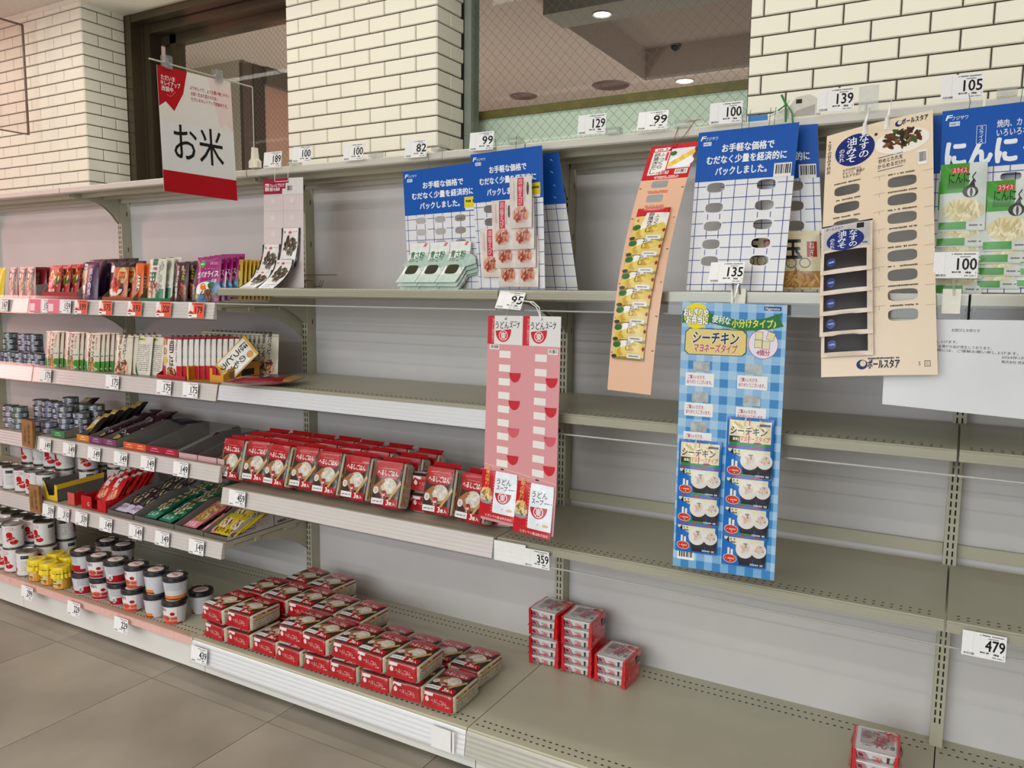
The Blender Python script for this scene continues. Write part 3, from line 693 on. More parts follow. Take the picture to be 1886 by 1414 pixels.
def garlic(b):
    b.rect(0, 0, 62, 44, film((62, 152, 44)), .8, 3, 3); b.rect(25, 6, 60, 15, film((196, 44, 48)), 1.2); b.text('スライス', 42, 10.5, 8.5, film((240, 226, 220)), 1.8, .01, 30); b.text('にんにく', 48, 22, 16, film((24, 28, 22)), 1.8, .03, 58)
    b.rect(16, 29, 54, 38, film((48, 120, 36)), 1.1)
    b.ell(66, 43, 17, 9, film((30, 32, 30)), 1.4, 16); b.poly([(60, 36), (72, 24), (76, 36)], film((30, 32, 30)), 1.4); b.ell(68, 44, 9, 7, film((206, 212, 204)), 1.8, 12); b.ell(68, 44, 3, 7, film((60, 64, 58)), 2, 10)
    b.ell(52, 70, 46, 18, film((216, 204, 160)), .7, 20); b.blobs(52, 70, 44, 17, [(226, 214, 172), (206, 190, 140), (236, 228, 196), (196, 176, 126)], 56, 12, 1.2, .2, film)
    b.rect(0, 87, 60, 98, film((62, 152, 44)), 2.4, 3, 1); b.rect(60, 87, 100, 98, film((214, 216, 212)), 2.4, 2, 1); b.scrawl(66, 92.5, 94, 2.6, film((70, 72, 70)), 2.8, 3, .9)
GW = film((206, 214, 208))
for k in (4, 3, 2, 1, 0):
    packet(CE, 2 + (k > 0) * -3, 128 + 40 * k * (.9 if k < 2 else .84), 94, 280 + 37 * k * .95, 8 + (4 - k) * 16, 18, GW, garlic, 'garlic_packet', 'garlic chip packet, left column of the garlic card, %s from the front' % ORD[k], 'packet', 'garlic chip packets', curl=14)
for k in (3, 2, 1, 0):
    packet(CE, 92 - k * 6, 172 + 34 * k, 184 - k * 6, 326 + 27 * k, 6 + (3 - k) * 18, 18, GW, garlic, 'garlic_packet', 'garlic chip packet, second column of the garlic card, %s from the front' % ORD[k], 'packet', 'garlic chip packets', curl=14)
for k in (2, 1, 0):
    packet(CE, 166 - k * 4, 216 + 34 * k, 250 - k * 4, 356 + 24 * k, 6 + (2 - k) * 18, 18, GW, garlic, 'garlic_packet', 'garlic chip packet at the right frame edge, third column, %s from the front' % ORD[k], 'packet', 'garlic chip packets', curl=14)

# ---- pale card of dried sprouts
c = Card((.109, -.305, 1.846), (.305, -.305, 1.842), (.304, -.31, 1.449), (.10, -.31, 1.449), 450, 1200)
t = thing('hanging_card', (.2, -.3, 1.65), 'pale pinkish hanging card with maroon corner and two strips of dried herb', 'display card')
MAR = ink((150, 28, 58)); b = MB(); sheet(b, c, mat((214, 202, 202), .3, var=.01), (), 6, 14)
b.rect(0, 0, 450, 172, ink((218, 214, 212)), .6, 4, 2); b.poly([(0, 0), (290, 0), (290, 52), (252, 52), (252, 112), (214, 112), (214, 168), (0, 168)], MAR, 1.2); b.rect(130, 28, 286, 36, ink((226, 190, 190)), 1.8)
b.rect(16, 52, 64, 132, ink((236, 226, 226)), 1.8); b.text('N', 40, 84, 52, MAR, 2.4, .03, 30); b.scrawl(22, 120, 60, 8, MAR, 2.4, 3)
b.text('ちょっとプラスで', 158, 74, 40, ink((240, 226, 228)), 2, .03, 160); b.text('豊かな食卓', 130, 116, 38, ink((240, 226, 228)), 2, .03, 112)
b.bars(268, 76, 330, 150, 1.8, 12, (210, 204, 202))
for v in (180, 350, 540): b.rect(0, v, 450, v + 2.5, ink((188, 174, 176)), 1)
b.rect(224, 172, 227, 800, ink((194, 180, 182)), 1)
for u in (110, 325):
    for v in (240, 430, 610): b.ell(u, v, 26, 34, mat((226, 218, 214), .12, coat=.6, var=.02), 1.4, 18)  # clear film ovals, their white reflection put into the pale colour
b.build('card', t, smooth=False)
strings(c, [[c.map(130, 30, 2), c.map(132, -30, 6), c.map(134, -110, 4)], [c.map(285, 30, 2), c.map(284, -30, 6), c.map(290, -120, 4)]], 'hang_string', WS, .0011, t)
HW = film((224, 220, 216)); HB = film((26, 26, 28))
def herb(b):
    b.rect(0, 0, 9, 100, HB, 1, 1, 12); b.rect(91, 0, 100, 100, HB, 1, 1, 12); b.text('N', 20, 10, 9, film((40, 40, 44)), 1.6, .02, 9); b.ell(48, 11, 9, 4, film((190, 66, 76)), 1.6, 12); b.scrawl(64, 9, 86, 2, film((70, 66, 64)), 1.6, 3)
    b.blobs(50, 46, 40, 24, [(84, 66, 50), (52, 44, 34), (110, 84, 60), (38, 34, 28), (96, 92, 74)], 70, 3, 1.6, .22, film); b.poly([(34, 34), (44, 16), (50, 34)], film((60, 64, 48)), 1.9); b.poly([(52, 34), (66, 20), (64, 36)], film((70, 62, 48)), 1.9)
    b.rect(10, 74, 90, 96, film((226, 226, 228)), 2.2, 3, 2); b.scrawl(18, 80, 84, 2.4, film((110, 108, 106)), 2.8, 6); b.scrawl(18, 86, 60, 2.4, film((110, 108, 106)), 2.8, 8)
for (u, v, h, L, cu, sh, q) in ((212, 900, 340, 120, 330, 110, 'lower packet of the right strip, resting on the shelf'), (212, 545, 430, 8, 95, 20, 'upper packet of the right strip'), (0, 1010, 240, 150, 330, 130, 'lower packet of the left strip, resting on the shelf'), (-6, 720, 390, 10, 170, 40, 'upper packet of the left strip')):
    packet(c, u, v, u + 208, v + h, L, 10, HW, herb, 'herb_packet', 'dried herb packet with black edges, %s' % q, 'packet', 'dried herb packets', curl=cu * .62, shift=lambda s_, k=sh: -k * s_ * s_, edge=HB)

# ---- peach card of egg broth sachets
c = Card((1.611, -.31, 1.842), (1.742, -.31, 1.846), (1.692, -.485, 1.176), (1.570, -.485, 1.182), 82, 455, bend=lambda a, b: .060 * math.sin(b * PI))
HL = [(36, 83, 14.5, 7, 8), (34, 111.5, 14.5, 7.5, 8)]
t = thing('hanging_card', (1.65, -.4, 1.5), 'long narrow peach card with red header and a column of egg broth sachets', 'display card')
CR = ink((196, 24, 40)); b = MB(); sheet(b, c, mat((228, 182, 150), .35, var=.01), HL, 4, 30)
b.rect(0, 0, 82, 73, CR, 1, 4, 6); b.poly([(9, 6), (36, 6), (36, 12), (9, 12)], WINK, 1.6); b.scrawl(14, 9, 32, 4, ink((150, 40, 46)), 2, 4); b.poly([(8, 14), (38, 14), (38, 56), (46, 56), (46, 63), (8, 63)], ink((238, 232, 226)), 1.6)
b.text('卵焼きだし', 16, 38, 9, ink((24, 22, 22)), 2.4, .015, 9.5, 0, True); b.text('ふっくら', 26, 33, 8.6, ink((24, 22, 22)), 2.4, .01, 9, 0, True); b.rect(32, 16, 36.5, 34, ink((206, 70, 76)), 2.2)
b.rect(40, 10, 80, 52, ink((226, 222, 226)), 1.8, 2, 2); b.ell(62, 38, 22, 12, ink((240, 240, 244)), 2, 18)
for k in range(6): b.ell(46 + 6 * k, 42 - 4 * k, 7, 5.5, ink(((236, 206, 104), (226, 188, 76))[k % 2]), 2.3 + .1 * k, 12, rot=-.5)
b.ell(45, 20, 6, 5, ink((40, 112, 50)), 2.6, 9); b.text('約', 26, 59.5, 6, ink((220, 60, 60)), 2.6, 0); b.text('6個分', 38, 59, 9, ink((190, 30, 40)), 2.6, .02, 20)
b.bars(56, 54, 78, 64, 2.4, 5); b.scrawl(22, 67.5, 66, 2.6, ink((240, 214, 210)), 2, 4, .9); b.scrawl(22, 70.5, 66, 2.6, ink((240, 214, 210)), 2, 5, .9)
for v in (95, 124): b.scrawl(18, v + 2, 54, 2, ink((206, 92, 70)), 2, 3, .9); b.scrawl(18, v + 5, 54, 2, ink((206, 92, 70)), 2, 6, .9)
for k in range(6): b.scrawl(1.5, 90 + 60 * k, 5, 2.2, ink((120, 60, 50)), 2, k); b.scrawl(76, 92 + 58 * k, 80, 2.2, ink((120, 60, 50)), 2, k + 9)
b.build('card', t, smooth=False)
rs = mat((150, 30, 34), .5)
strings(c, [[c.map(40, 6, 2), c.map(38, -18, 8), c.map(40, -42, 12)], [c.map(44, 6, 2), c.map(56, -20, 8), c.map(66, -46, 12)], [c.map(40, -42, 12), c.map(66, -46, 12), c.map(76, -46, 12)], [c.map(34, 12, 3), c.map(46, 4, 4)]], 'hang_string', rs, .0009, t)
def dashi(b):
    b.rect(0, 0, 100, 26, film((196, 24, 40)), .6, 4, 2); b.poly([(34, 16), (100, 16), (100, 56), (60, 60), (30, 80), (24, 60)], film((236, 230, 224)), 1); b.text('卵焼きだし', 50, 46, 12, film((22, 20, 20)), 2.2, .02, 15, 0, True); b.text('ふっくら', 68, 42, 10, film((22, 20, 20)), 2.2, .01, 12, 0, True)
    b.text('6', 12, 38, 14, film((190, 40, 44)), 2, .02); b.ell(12, 60, 14, 9, film((46, 110, 52)), 1.2, 10)
    for k in range(7): b.ell(14 + 12 * k, 84 - 4.5 * k, 12, 11, film(((222, 196, 84), (204, 160, 56), (230, 204, 104))[k % 3]), 1.6 + .08 * k, 12, rot=-.4)
    b.rect(0, 92, 100, 100, film((150, 128, 70)), 1.4, 4, 1); b.ell(6, 92, 10, 5, film((60, 58, 50)), 2, 8); b.rect(48, 84, 92, 95, film((234, 232, 228)), 2.6, 2, 1); b.scrawl(54, 89.5, 84, 3.4, film((70, 68, 66)), 3, 4, .9); b.ell(96, 68, 4, 6, film((170, 30, 40)), 1.8, 8)
for k in range(7, -1, -1):
    packet(c, 12 - 1.2 * k * (k < 6) - 6 * (k >= 6), 133 + 29.3 * k, 70 - 1.2 * k * (k < 6) - 6 * (k >= 6), 196 + 29.3 * k, 8 + 3.2 * (7 - k), 20, film((226, 200, 120)), dashi, 'broth_sachet', 'egg broth sachet on the peach card, %s from the top' % ORD[k], 'sachet', 'egg broth sachets', curl=14)

# ---- cream aubergine sauce card
c = Card((2.070, -.33, 1.828), (2.298, -.33, 1.868), (2.350, -.505, 1.270), (2.112, -.505, 1.250), 450, 1060, bend=lambda a, b: .006 * math.sin(a * PI) + .026 * math.sin(b * PI))
NV = ink((24, 40, 110)); HL = [(327, 292 + 77 * k, 57, 23, 4) for k in range(8)] + [(100, 284 + 77 * k, 54, 22, 4) for k in range(8)]
t = thing('hanging_card', (2.2, -.42, 1.55), 'large cream hanging card with navy oval and dark aubergine sauce sachets', 'display card')
b = MB(); sheet(b, c, mat((228, 208, 182), .35, var=.01), HL, 6, 16)
b.ell(128, 104, 86, 74, NV, 1.2, 32); b.text('なすの', 168, 96, 37, WINK, 2.2, .01, 40, 0, True); b.text('油みそ', 114, 102, 40, WINK, 2.2, .01, 42, 0, True); b.text('のたれ', 72, 118, 21, WINK, 2.2, .01, 22, 0, True)
b.ell(325, 112, 112, 56, ink((232, 226, 216)), 1.2, 30); b.blobs(325, 100, 88, 44, [(66, 40, 28), (96, 58, 36), (46, 34, 26), (120, 76, 46), (54, 90, 40), (80, 48, 30)], 60, 8, 1.8, .22)
b.ell(312, 30, 15, 14, NV, 1.4, 18); b.ell(316, 27, 9, 9, ink((228, 208, 182)), 1.8, 14); b.text('ポールスタア', 378, 26, 26, ink((26, 26, 50)), 2, .03, 106)
b.text('なすの甘みそ炒め', 16, 118, 18.5, ink((40, 34, 34)), 2, .01, None, 0, True); b.ell(16, 36, 4, 4, ink((40, 34, 34)), 2, 8)
b.line([(228, 170), (330, 164)], 2.6, NV, 2); b.line([(228, 230), (330, 224)], 2.6, NV, 2); b.text('炒めとたれを', 280, 184, 20, ink((30, 30, 44)), 2, .01, 98, -.05); b.text('からめるだけ!!', 284, 208, 20, ink((30, 30, 44)), 2, .01, 112, -.05)
for i, s in enumerate(('なすの代わりに', 'キャベツ、厚揚げ', 'もおすすめ!!')): b.text(s, (120, 126, 118)[i], 192 + 14.5 * i, 14, ink((40, 38, 44)), 2, .008, (80, 94, 76)[i])
b.bars(390, 172, 426, 234, 2, 4)
for h in HL: b.scrawl(h[0] - 56, h[1] - 36, h[0] + 58, 7, ink((76, 66, 60)), 2, int(h[1]), .85)
for k in range(8):
    b.line([(212, 255 + 77 * k), (260, 252 + 77 * k)], 1.5, ink((170, 148, 124)), 2); b.line([(236, 254 + 77 * k), (236, 270 + 77 * k)], 1.5, ink((170, 148, 124)), 2); b.line([(412, 262 + 77 * k), (448, 260 + 77 * k)], 1.5, ink((170, 148, 124)), 2)
b.ell(166, 1016, 22, 19, NV, 1.4, 20); b.ell(170, 1012, 12, 12, ink((228, 208, 182)), 1.8, 14); b.text('ポールスタア', 250, 1016, 35, ink((26, 26, 66)), 2, .035, 122); b.scrawl(190, 994, 310, 8, ink((60, 60, 80)), 2, 5, .9); b.text('S', 385, 1018, 18, ink((50, 46, 46)), 2); b.line([(404, 1008), (424, 1008), (424, 1028), (404, 1028), (404, 1008)], 2, ink((50, 46, 46)), 2); b.text('C', 414, 1018, 14, ink((50, 46, 46)), 2)
b.ell(218, 56, 7, 7, ink((60, 48, 40)), 2, 12)
b.build('card', t, smooth=False)
b = MB()
for u, dz in ((168, .055), (262, .062)):
    b = MB(); p = c.map(u, 22, 3); q = p + Vector((.006, .02, dz)); b.tube([p, p + Vector((.002, -.004, .02)), q], [.0045, .003, .0012], mat((236, 236, 232), .4), 7); b.tube([p - Vector((0, 0, .012)), p + Vector((0, -.002, .016))], [.0065, .004], mat((236, 236, 232), .4), 8)
    b.build('plastic_tie', t)
def nasu(b):
    b.rect(4, 4, 96, 52, film((188, 186, 184)), .5, 5, 4); b.rect(0, 0, 100, 3, film((26, 30, 72)), 1, 4, 1); b.text('ポールスタア', 26, 9, 6.5, film((26, 26, 60)), 1.6, .01, 34); b.rect(70, 5, 84, 16, film((36, 36, 40)), 1.2)
    b.ell(48, 36, 37, 21, film((26, 44, 120)), 1.2, 28); b.text('なすの', 64, 35, 11.5, WINK, 2.2, .01, 15, 0, True); b.text('油みそ', 42, 35, 12, WINK, 2.2, .01, 16, 0, True); b.text('のたれ', 23, 40, 7, WINK, 2.2, .01, 9, 0, True)
    b.scrawl(82, 46, 92, 3, film((60, 60, 80)), 2, 2); b.scrawl(8, 28, 11, 3, film((60, 60, 60)), 2, 4)
    b.rect(7, 57, 90, 92, mat((16, 8, 8), .42, var=.1, spec=.35), 1.6, 8, 5); b.ell(22, 78, 9, 9, film((30, 52, 128)), 2.6, 14); b.scrawl(17, 78, 28, 4, film((150, 170, 214)), 3, 5)
for k in range(4, -1, -1):
    packet(c, 2 - 1.5 * k * (k < 4), 442 + 82 * k, 214, 656 + 82 * k, 10 + 9 * (4 - k), 28, film((222, 204, 186)), nasu, 'sauce_sachet', 'dark aubergine sauce sachet on the cream card, %s from the top' % ORD[k], 'sachet', 'aubergine sauce sachets', curl=34 - 3 * k)

# ---- pink udon soup card
c = Card((1.188, -.476, 1.372), (1.424, -.476, 1.374), (1.428, -.50, .757), (1.188, -.50, .775), 355, 985, bend=lambda a, b: .012 * max(0, b - .8) * 5)
t = thing('hanging_card', (1.3, -.48, 1.07), 'tall pink hanging card with red bowls and two udon soup sachets', 'display card')
PR = ink((196, 40, 52)); b = MB(); sheet(b, c, mat((214, 146, 150), .35, var=.01), (), 4, 16)
b.rect(0, 0, 355, 135, ink((222, 220, 218)), 1, 6, 4)
for o_ in (0, 174):
    b.rect(o_, 0, o_ + 33, 135, PR, 1.4, 1, 3); b.text('なつかしい関西の味わい', o_ + 27, 70, 10.5, ink((236, 200, 200)), 2, 0, None, 0, True); b.ell(o_ + 89, 14, 6, 6, ink((120, 120, 116)), 2, 12)
    b.text('うどん', o_ + 72, 44, 36, ink((34, 30, 32)), 2, .012, 66); b.text('スープ', o_ + 134, 44, 27, ink((34, 30, 32)), 2, .025, 48); b.scrawl(o_ + 114, 28, o_ + 156, 5, ink((80, 76, 76)), 2, 3)
    P = [(o_ + 40, 76), (o_ + 117, 62)] + [(o_ + 78.5 + 38.5 * math.cos(a), 72 + 52 * math.sin(a)) for a in [PI * k / 16 for k in range(17)]]
    b.poly(P, PR, 1.6); b.ell(o_ + 79, 93, 22, 24, ink((236, 214, 212)), 1.9, 22); b.ell(o_ + 79, 93, 18.5, 20.5, PR, 2.1, 22); b.text('東', o_ + 79, 94, 33, ink((238, 226, 224)), 2.5, .02, 27)
b.bars(12, 138, 60, 160, 1.6, 3); b.bars(298, 146, 344, 170, 1.6, 5)
for k in range(9):
    b.rect(62, 165 + 65 * k, 118, 198 + 65 * k, ink((232, 228, 222)), 1.4); b.rect(238, 172 + 66 * k, 294, 205 + 66 * k, ink((230, 226, 222)), 1.4)
for k, cc in ((0, PR), (1, PR), (2, ink((206, 92, 104))), (3, PR)):
    for u, v in ((142, 266 + 130 * k), (318, 276 + 133 * k)): b.poly([(u - 28, v + 6), (u + 28, v - 2)] + [(u + 28 * math.cos(a), v + 2 + 42 * math.sin(a)) for a in [PI * q / 14 for q in range(15)]], cc, 1.6)
b.rect(84, 726, 100, 733, DARK, 2); b.rect(256, 744, 272, 751, DARK, 2); b.line([(4, 716), (355, 752)], 1.6, ink((236, 216, 216)), 2)
b.build('card', t, smooth=False)
strings(c, [[c.map(89, 14, 3), c.map(100, -30, 8), c.map(122, -58, 10)], [c.map(263, 18, 3), c.map(240, -40, 8), c.map(205, -66, 10)], [c.map(263, 18, 3), c.map(252, -40, 10), c.map(224, -64, 12)], [c.map(122, -58, 10), c.map(160, -70, 10), c.map(224, -64, 12)]], 'hang_string', mat((236, 234, 230), .4), .0017, t)
def udon(b):
    b.rect(0, 0, 40, 100, film((190, 26, 38)), .6, 3, 8); b.rect(0, 89, 100, 100, film((190, 26, 38)), 1.4, 6, 1); b.rect(40, -1, 100, 86, film((226, 230, 236)), 1, 4, 8)
    b.text('長年の味わい', 18, 16, 8, film((240, 190, 90)), 1.8, .01, 12, 0, True) ; b.ell(18, 54, 19, 16, film((206, 200, 180)), 1.2, 18); b.blobs(18, 50, 18, 14, [(226, 204, 150), (214, 180, 110), (96, 120, 60), (196, 120, 70)], 30, 5, 1.6, .3, film); b.ell(18, 64, 20, 7, film((150, 146, 150)), 2, 18, 0, PI)
    b.text('うどん', 66, 19, 13, film((34, 32, 36)), 2, .012, 40); b.text('スープ', 62, 32, 10.5, film((34, 32, 36)), 2, .02, 30); b.scrawl(78, 33, 98, 2.4, film((90, 90, 92)), 2, 4)
    b.poly([(44, 44), (88, 42)] + [(66 + 22 * math.cos(a), 44 + 21 * math.sin(a)) for a in [PI * q / 14 for q in range(15)]], film((180, 24, 46)), 1.6); b.ell(66, 52, 13, 11, film((236, 210, 214)), 2, 18); b.ell(66, 52, 10.5, 9, film((180, 24, 46)), 2.3, 18); b.text('東', 66, 52, 15, film((240, 226, 228)), 2.8, .02, 15)
    b.scrawl(66, 76, 78, 3, film((70, 70, 90)), 2, 7); b.ell(86, 76, 8, 3, film((226, 170, 120)), 2, 10); b.text('ヒガシマル醤油株式会社', 58, 94.5, 6.4, film((240, 216, 214)), 2.6, .01, 74)
    for k in range(14): b.ell(37, 4 + 6 * k, 1, .8, film((240, 200, 200)), 1.6, 6)
packet(c, -6, 744, 170, 968, 10, 22, film((190, 26, 38)), udon, 'soup_sachet', 'red and white udon soup sachet at the bottom left of the pink card', 'sachet', 'udon soup sachets', curl=16)
packet(c, 168, 766, 346, 1000, 10, 22, film((190, 26, 38)), udon, 'soup_sachet', 'red and white udon soup sachet at the bottom right of the pink card', 'sachet', 'udon soup sachets', curl=16)

# ---- blue gingham tuna mayonnaise card
c = Card((1.764, -.468, 1.420), (2.022, -.468, 1.415), (2.032, -.52, .750), (1.778, -.52, .742), 500, 1290)
t = thing('hanging_card', (1.9, -.49, 1.08), 'tall blue gingham hanging card with cream plaque and tuna sachets', 'display card')
b = MB(); sheet(b, c, mat((108, 164, 208), .35, var=.01), (), 5, 16); GL, GD = ink((164, 196, 222)), ink((58, 130, 188))
for i in range(13):
    for j in range(33):
        u0, v0 = 500 / 12.5 * i, 1290 / 32 * j
        if u0 > 490 or v0 > 1280: continue
        if i % 2 == 0 and j % 2 == 0: b.rect(u0, v0, min(u0 + 40, 500), min(v0 + 40.3, 1290), GL, .8)
        elif i % 2 and j % 2: b.rect(u0, v0, min(u0 + 40, 500), min(v0 + 40.3, 1290), GD, .8)
GN = ink((30, 112, 56)); CN = ink((176, 30, 70))
b.poly([(2, 46), (40, 36), (120, 46), (200, 66), (300, 82), (400, 66), (480, 36), (470, 66), (488, 100), (400, 122), (300, 128), (200, 110), (120, 92), (40, 92), (2, 104)], GN, 1.4)
b.ell(72, 66, 62, 62, ink((232, 214, 30)), 1.8, 28)
for s, x, y, h, wd in (('おにぎりや', 70, 50, 40, 122), ('お弁当に', 76, 86, 40, 108)):
    b.text(s, x, y, h, ink((30, 28, 24)), 2.2, .09, wd + 4); b.text(s, x, y, h, WINK, 3, .045, wd)
b.text('便利な', 196, 80, 36, ink((226, 236, 224)), 2.4, .03, 88, .12); b.text('小分けタイプ♪', 350, 92, 40, ink((222, 226, 90)), 2.4, .03, 206, -.02)
b.rect(396, 10, 474, 28, ink((30, 40, 110)), 2); b.text('Hagoromo', 435, 19, 17, WINK, 2.6, .01, 66, 0, sk=.2)
P = [(44, 128), (300, 128), (318, 146), (318, 228), (300, 246), (40, 250), (22, 232), (24, 146)]
b.poly([((x - 170) * 1.03 + 170, (y - 188) * 1.05 + 188) for x, y in P], ink((70, 60, 40)), 1.6); b.poly(P, ink((222, 200, 122)), 1.9)
b.text('シーチキン', 172, 168, 60, ink((236, 234, 226)), 2.4, .07, 226, sk=.12); b.text('シーチキン', 172, 168, 60, ink((26, 34, 92)), 3, .03, 222, sk=.12); b.text('マヨネーズタイプ', 172, 218, 42, ink((240, 226, 226)), 2.4, .06, 216, sk=.12); b.text('マヨネーズタイプ', 172, 218, 42, CN, 3, .02, 212, sk=.12)
b.ell(398, 186, 70, 70, CN, 1.6, 32); b.ell(398, 186, 67.5, 67.5, ink((226, 220, 232)), 1.9, 32)
for x, y, r_ in ((378, 148, .02), (376, 186, .02), (412, 190, .02), (432, 148, .3)):
    co, si = math.cos(r_), math.sin(r_)
    for k, m_, L_ in ((18, ink((40, 40, 40)), 2.2), (16.4, ink((222, 214, 168)), 2.6)): b.poly([(x + (a * co - d * si) * k, y + (a * si + d * co) * k * 1.08) for a, d in ((-1, -1), (1, -1), (1, 1), (-1, 1))], m_, L_)
b.text('4個分', 400, 226, 28, CN, 2.8, .02, 62)
FW = mat((150, 156, 154), .3, var=.3, scale=60, bump=.6)
for u, v in ((66, 285), (66, 432), (64, 575), (318, 282), (316, 432)): b.rect(u, v, u + 82, v + 48, FW, 1.6, 3, 2)
for u, v in ((30, 340), (30, 485), (30, 626), (284, 338), (284, 488)):
    b.rect(u, v, u + 142, v + 64, ink((232, 230, 230)), 1.6); b.text('ご購入いただき、', u + 56, v + 20, 19, CN, 2.4, .012, 88); b.text('ありがとうございます。', u + 70, v + 44, 19, CN, 2.4, .012, 124)
b.bars(22, 1196, 108, 1252, 2, 11)
b.build('card', t, smooth=False)
def tuna(b):
    b.rect(0, 0, 100, 100, film((24, 104, 184)), .3, 4, 8); b.rect(5, 5, 95, 46, film((222, 212, 176)), 1, 5, 4); b.blobs(50, 14, 44, 9, [(206, 190, 130), (236, 226, 196), (190, 160, 90)], 12, 4, 1.3, .3, film)
    b.rect(48, 0, 50, 46, film((190, 60, 66)), 1.6); b.rect(70, 9, 93, 13, film((36, 44, 104)), 1.8); b.text('シーチキン', 48, 22, 14, film((24, 26, 60)), 2, .03, 78, sk=.12); b.text('マヨネーズタイプ', 62, 34, 9, film((206, 60, 76)), 2, .02, 62, sk=.12)
    b.rect(6, 31, 30, 41, film((56, 58, 40)), 1.6); b.scrawl(8, 36, 28, 6, film((220, 216, 190)), 2.2, 3, .9); b.rect(6, 41, 95, 46, film((40, 132, 66)), 1.8, 3, 1); b.ell(68, 41, 9, 2, film((130, 40, 40)), 2.2, 10); b.rect(3, 48, 97, 49.4, film((196, 40, 50)), 2, 4, 1)
    b.poly([(5, 52), (95, 52), (95, 66), (40, 66), (5, 56)], film((214, 210, 176)), 1); b.text('4', 14, 57, 12, film((26, 26, 28)), 2.2, .05); b.scrawl(20, 55, 34, 3.6, film((90, 80, 60)), 2, 4); b.scrawl(21, 60, 34, 3.6, film((60, 60, 60)), 2, 5)
    for x, y, k in ((53, 70, 1), (84, 70, .82)):
        b.poly([(x - 19 * k, y), (x + 19 * k, y), (x + 18 * k, y + 27), (x - 12 * k, y + 27)], film((36, 34, 44)), 1.4); b.ell(x, y, 20 * k, 15 * k, film((218, 214, 208)), 1.8, 18); b.ell(x + 2, y - 3, 10 * k, 8 * k, film((212, 196, 186)), 2.2, 12); b.blobs(x, y - 2, 15 * k, 10 * k, [(214, 170, 156), (226, 222, 214), (130, 126, 100), (222, 190, 176), (206, 204, 196)], 26, 5 + x, 2.4, .22, film)
    b.ell(20, 88, 16, 7.6, film((226, 200, 190)), 1.8, 18); b.ell(20, 88, 14.6, 6.6, film((200, 44, 30)), 2.1, 18); b.scrawl(10, 88, 30, 3, film((240, 190, 160)), 2.4, 6); b.rect(14, 70, 19, 82, film((232, 230, 214)), 1.6); b.rect(22, 72, 27, 83, film((232, 230, 214)), 1.6); b.scrawl(66, 94, 94, 3.4, film((190, 200, 214)), 2.4, 5, .9)
for k in range(2, -1, -1): packet(c, 14 - k, 664 + 138 * k, 228 - 3 * k, 935 + 138 * k, 6 + 7 * (2 - k), 24, film((24, 104, 184)), tuna, 'tuna_sachet', 'blue tuna mayonnaise sachet, left column of the gingham card, %s from the top' % ORD[k], 'sachet', 'tuna mayonnaise sachets', curl=10)
for k in range(3, -1, -1): packet(c, 250 - k, 535 + 141 * k, 470 - 4 * k, 822 + 141 * k, 6 + 7 * (3 - k), 24, film((24, 104, 184)), tuna, 'tuna_sachet', 'blue tuna mayonnaise sachet, right column of the gingham card, %s from the top' % ORD[k], 'sachet', 'tuna mayonnaise sachets', curl=10)

# ---- paper notice under the eye-level shelf
c = Card((2.238, -.452, 1.387), (2.60, -.452, 1.392), (2.60, -.44, 1.175), (2.243, -.47, 1.194), 297, 210, bend=lambda a, b: .010 * math.sin(b * 3.0) * math.sin(a * 5 + .5) + .02 * b * b * (1 - a))
b = MB(); sheet(b, c, mat((226, 227, 230), .6, var=.015, scale=12), (), 14, 12); TK = ink((70, 70, 74))
b.text('お詫びとお知らせ', 130, 24, 7.5, TK, 2, 0, 44); b.text('厚く御礼申し上げます。', 85, 51, 6.6, TK, 2, 0, 66); b.text('工事のため、品薄や欠品が発生しております。', 112, 62, 6.6, TK, 2, 0, 120); b.text('お客様には、ご理解お願い申し上げます。', 142, 71, 6.6, TK, 2, 0, 142)
b.text('2024年1月吉日', 214, 80, 6.4, TK, 2, 0, 52); b.text('株式会社 西友', 206, 90, 6.4, TK, 2, 0, 36); b.text('以上', 250, 103, 6.4, TK, 2, 0, 12)
o = b.build('paper_notice', None, origin=c.map(148, 0)); tag(o, 'white printed paper notice hanging under the shelf beside the cream card', 'notice')
c = Card((.720, .046, 1.72), (.83, .046, 1.72), (.83, .046, 1.475), (.720, .046, 1.475), 110, 245)
b = MB(); sheet(b, c, mat((196, 190, 184), .6, var=.01)); b.scrawl(12, 10, 34, 5, ink((130, 126, 122)), 2, 3); b.line([(22, 74), (108, 72), (108, 150), (22, 150), (22, 74)], .8, ink((150, 146, 142)), 2)
for k in range(8): b.scrawl(24, 80 + 9 * k, 70, 2.6, ink((150, 146, 142)), 2, k)
o = b.build('paper_sheet', None, origin=c.map(55, 0)); tag(o, 'faint printed sheet stuck on the back panel left of the laver packets', 'notice')
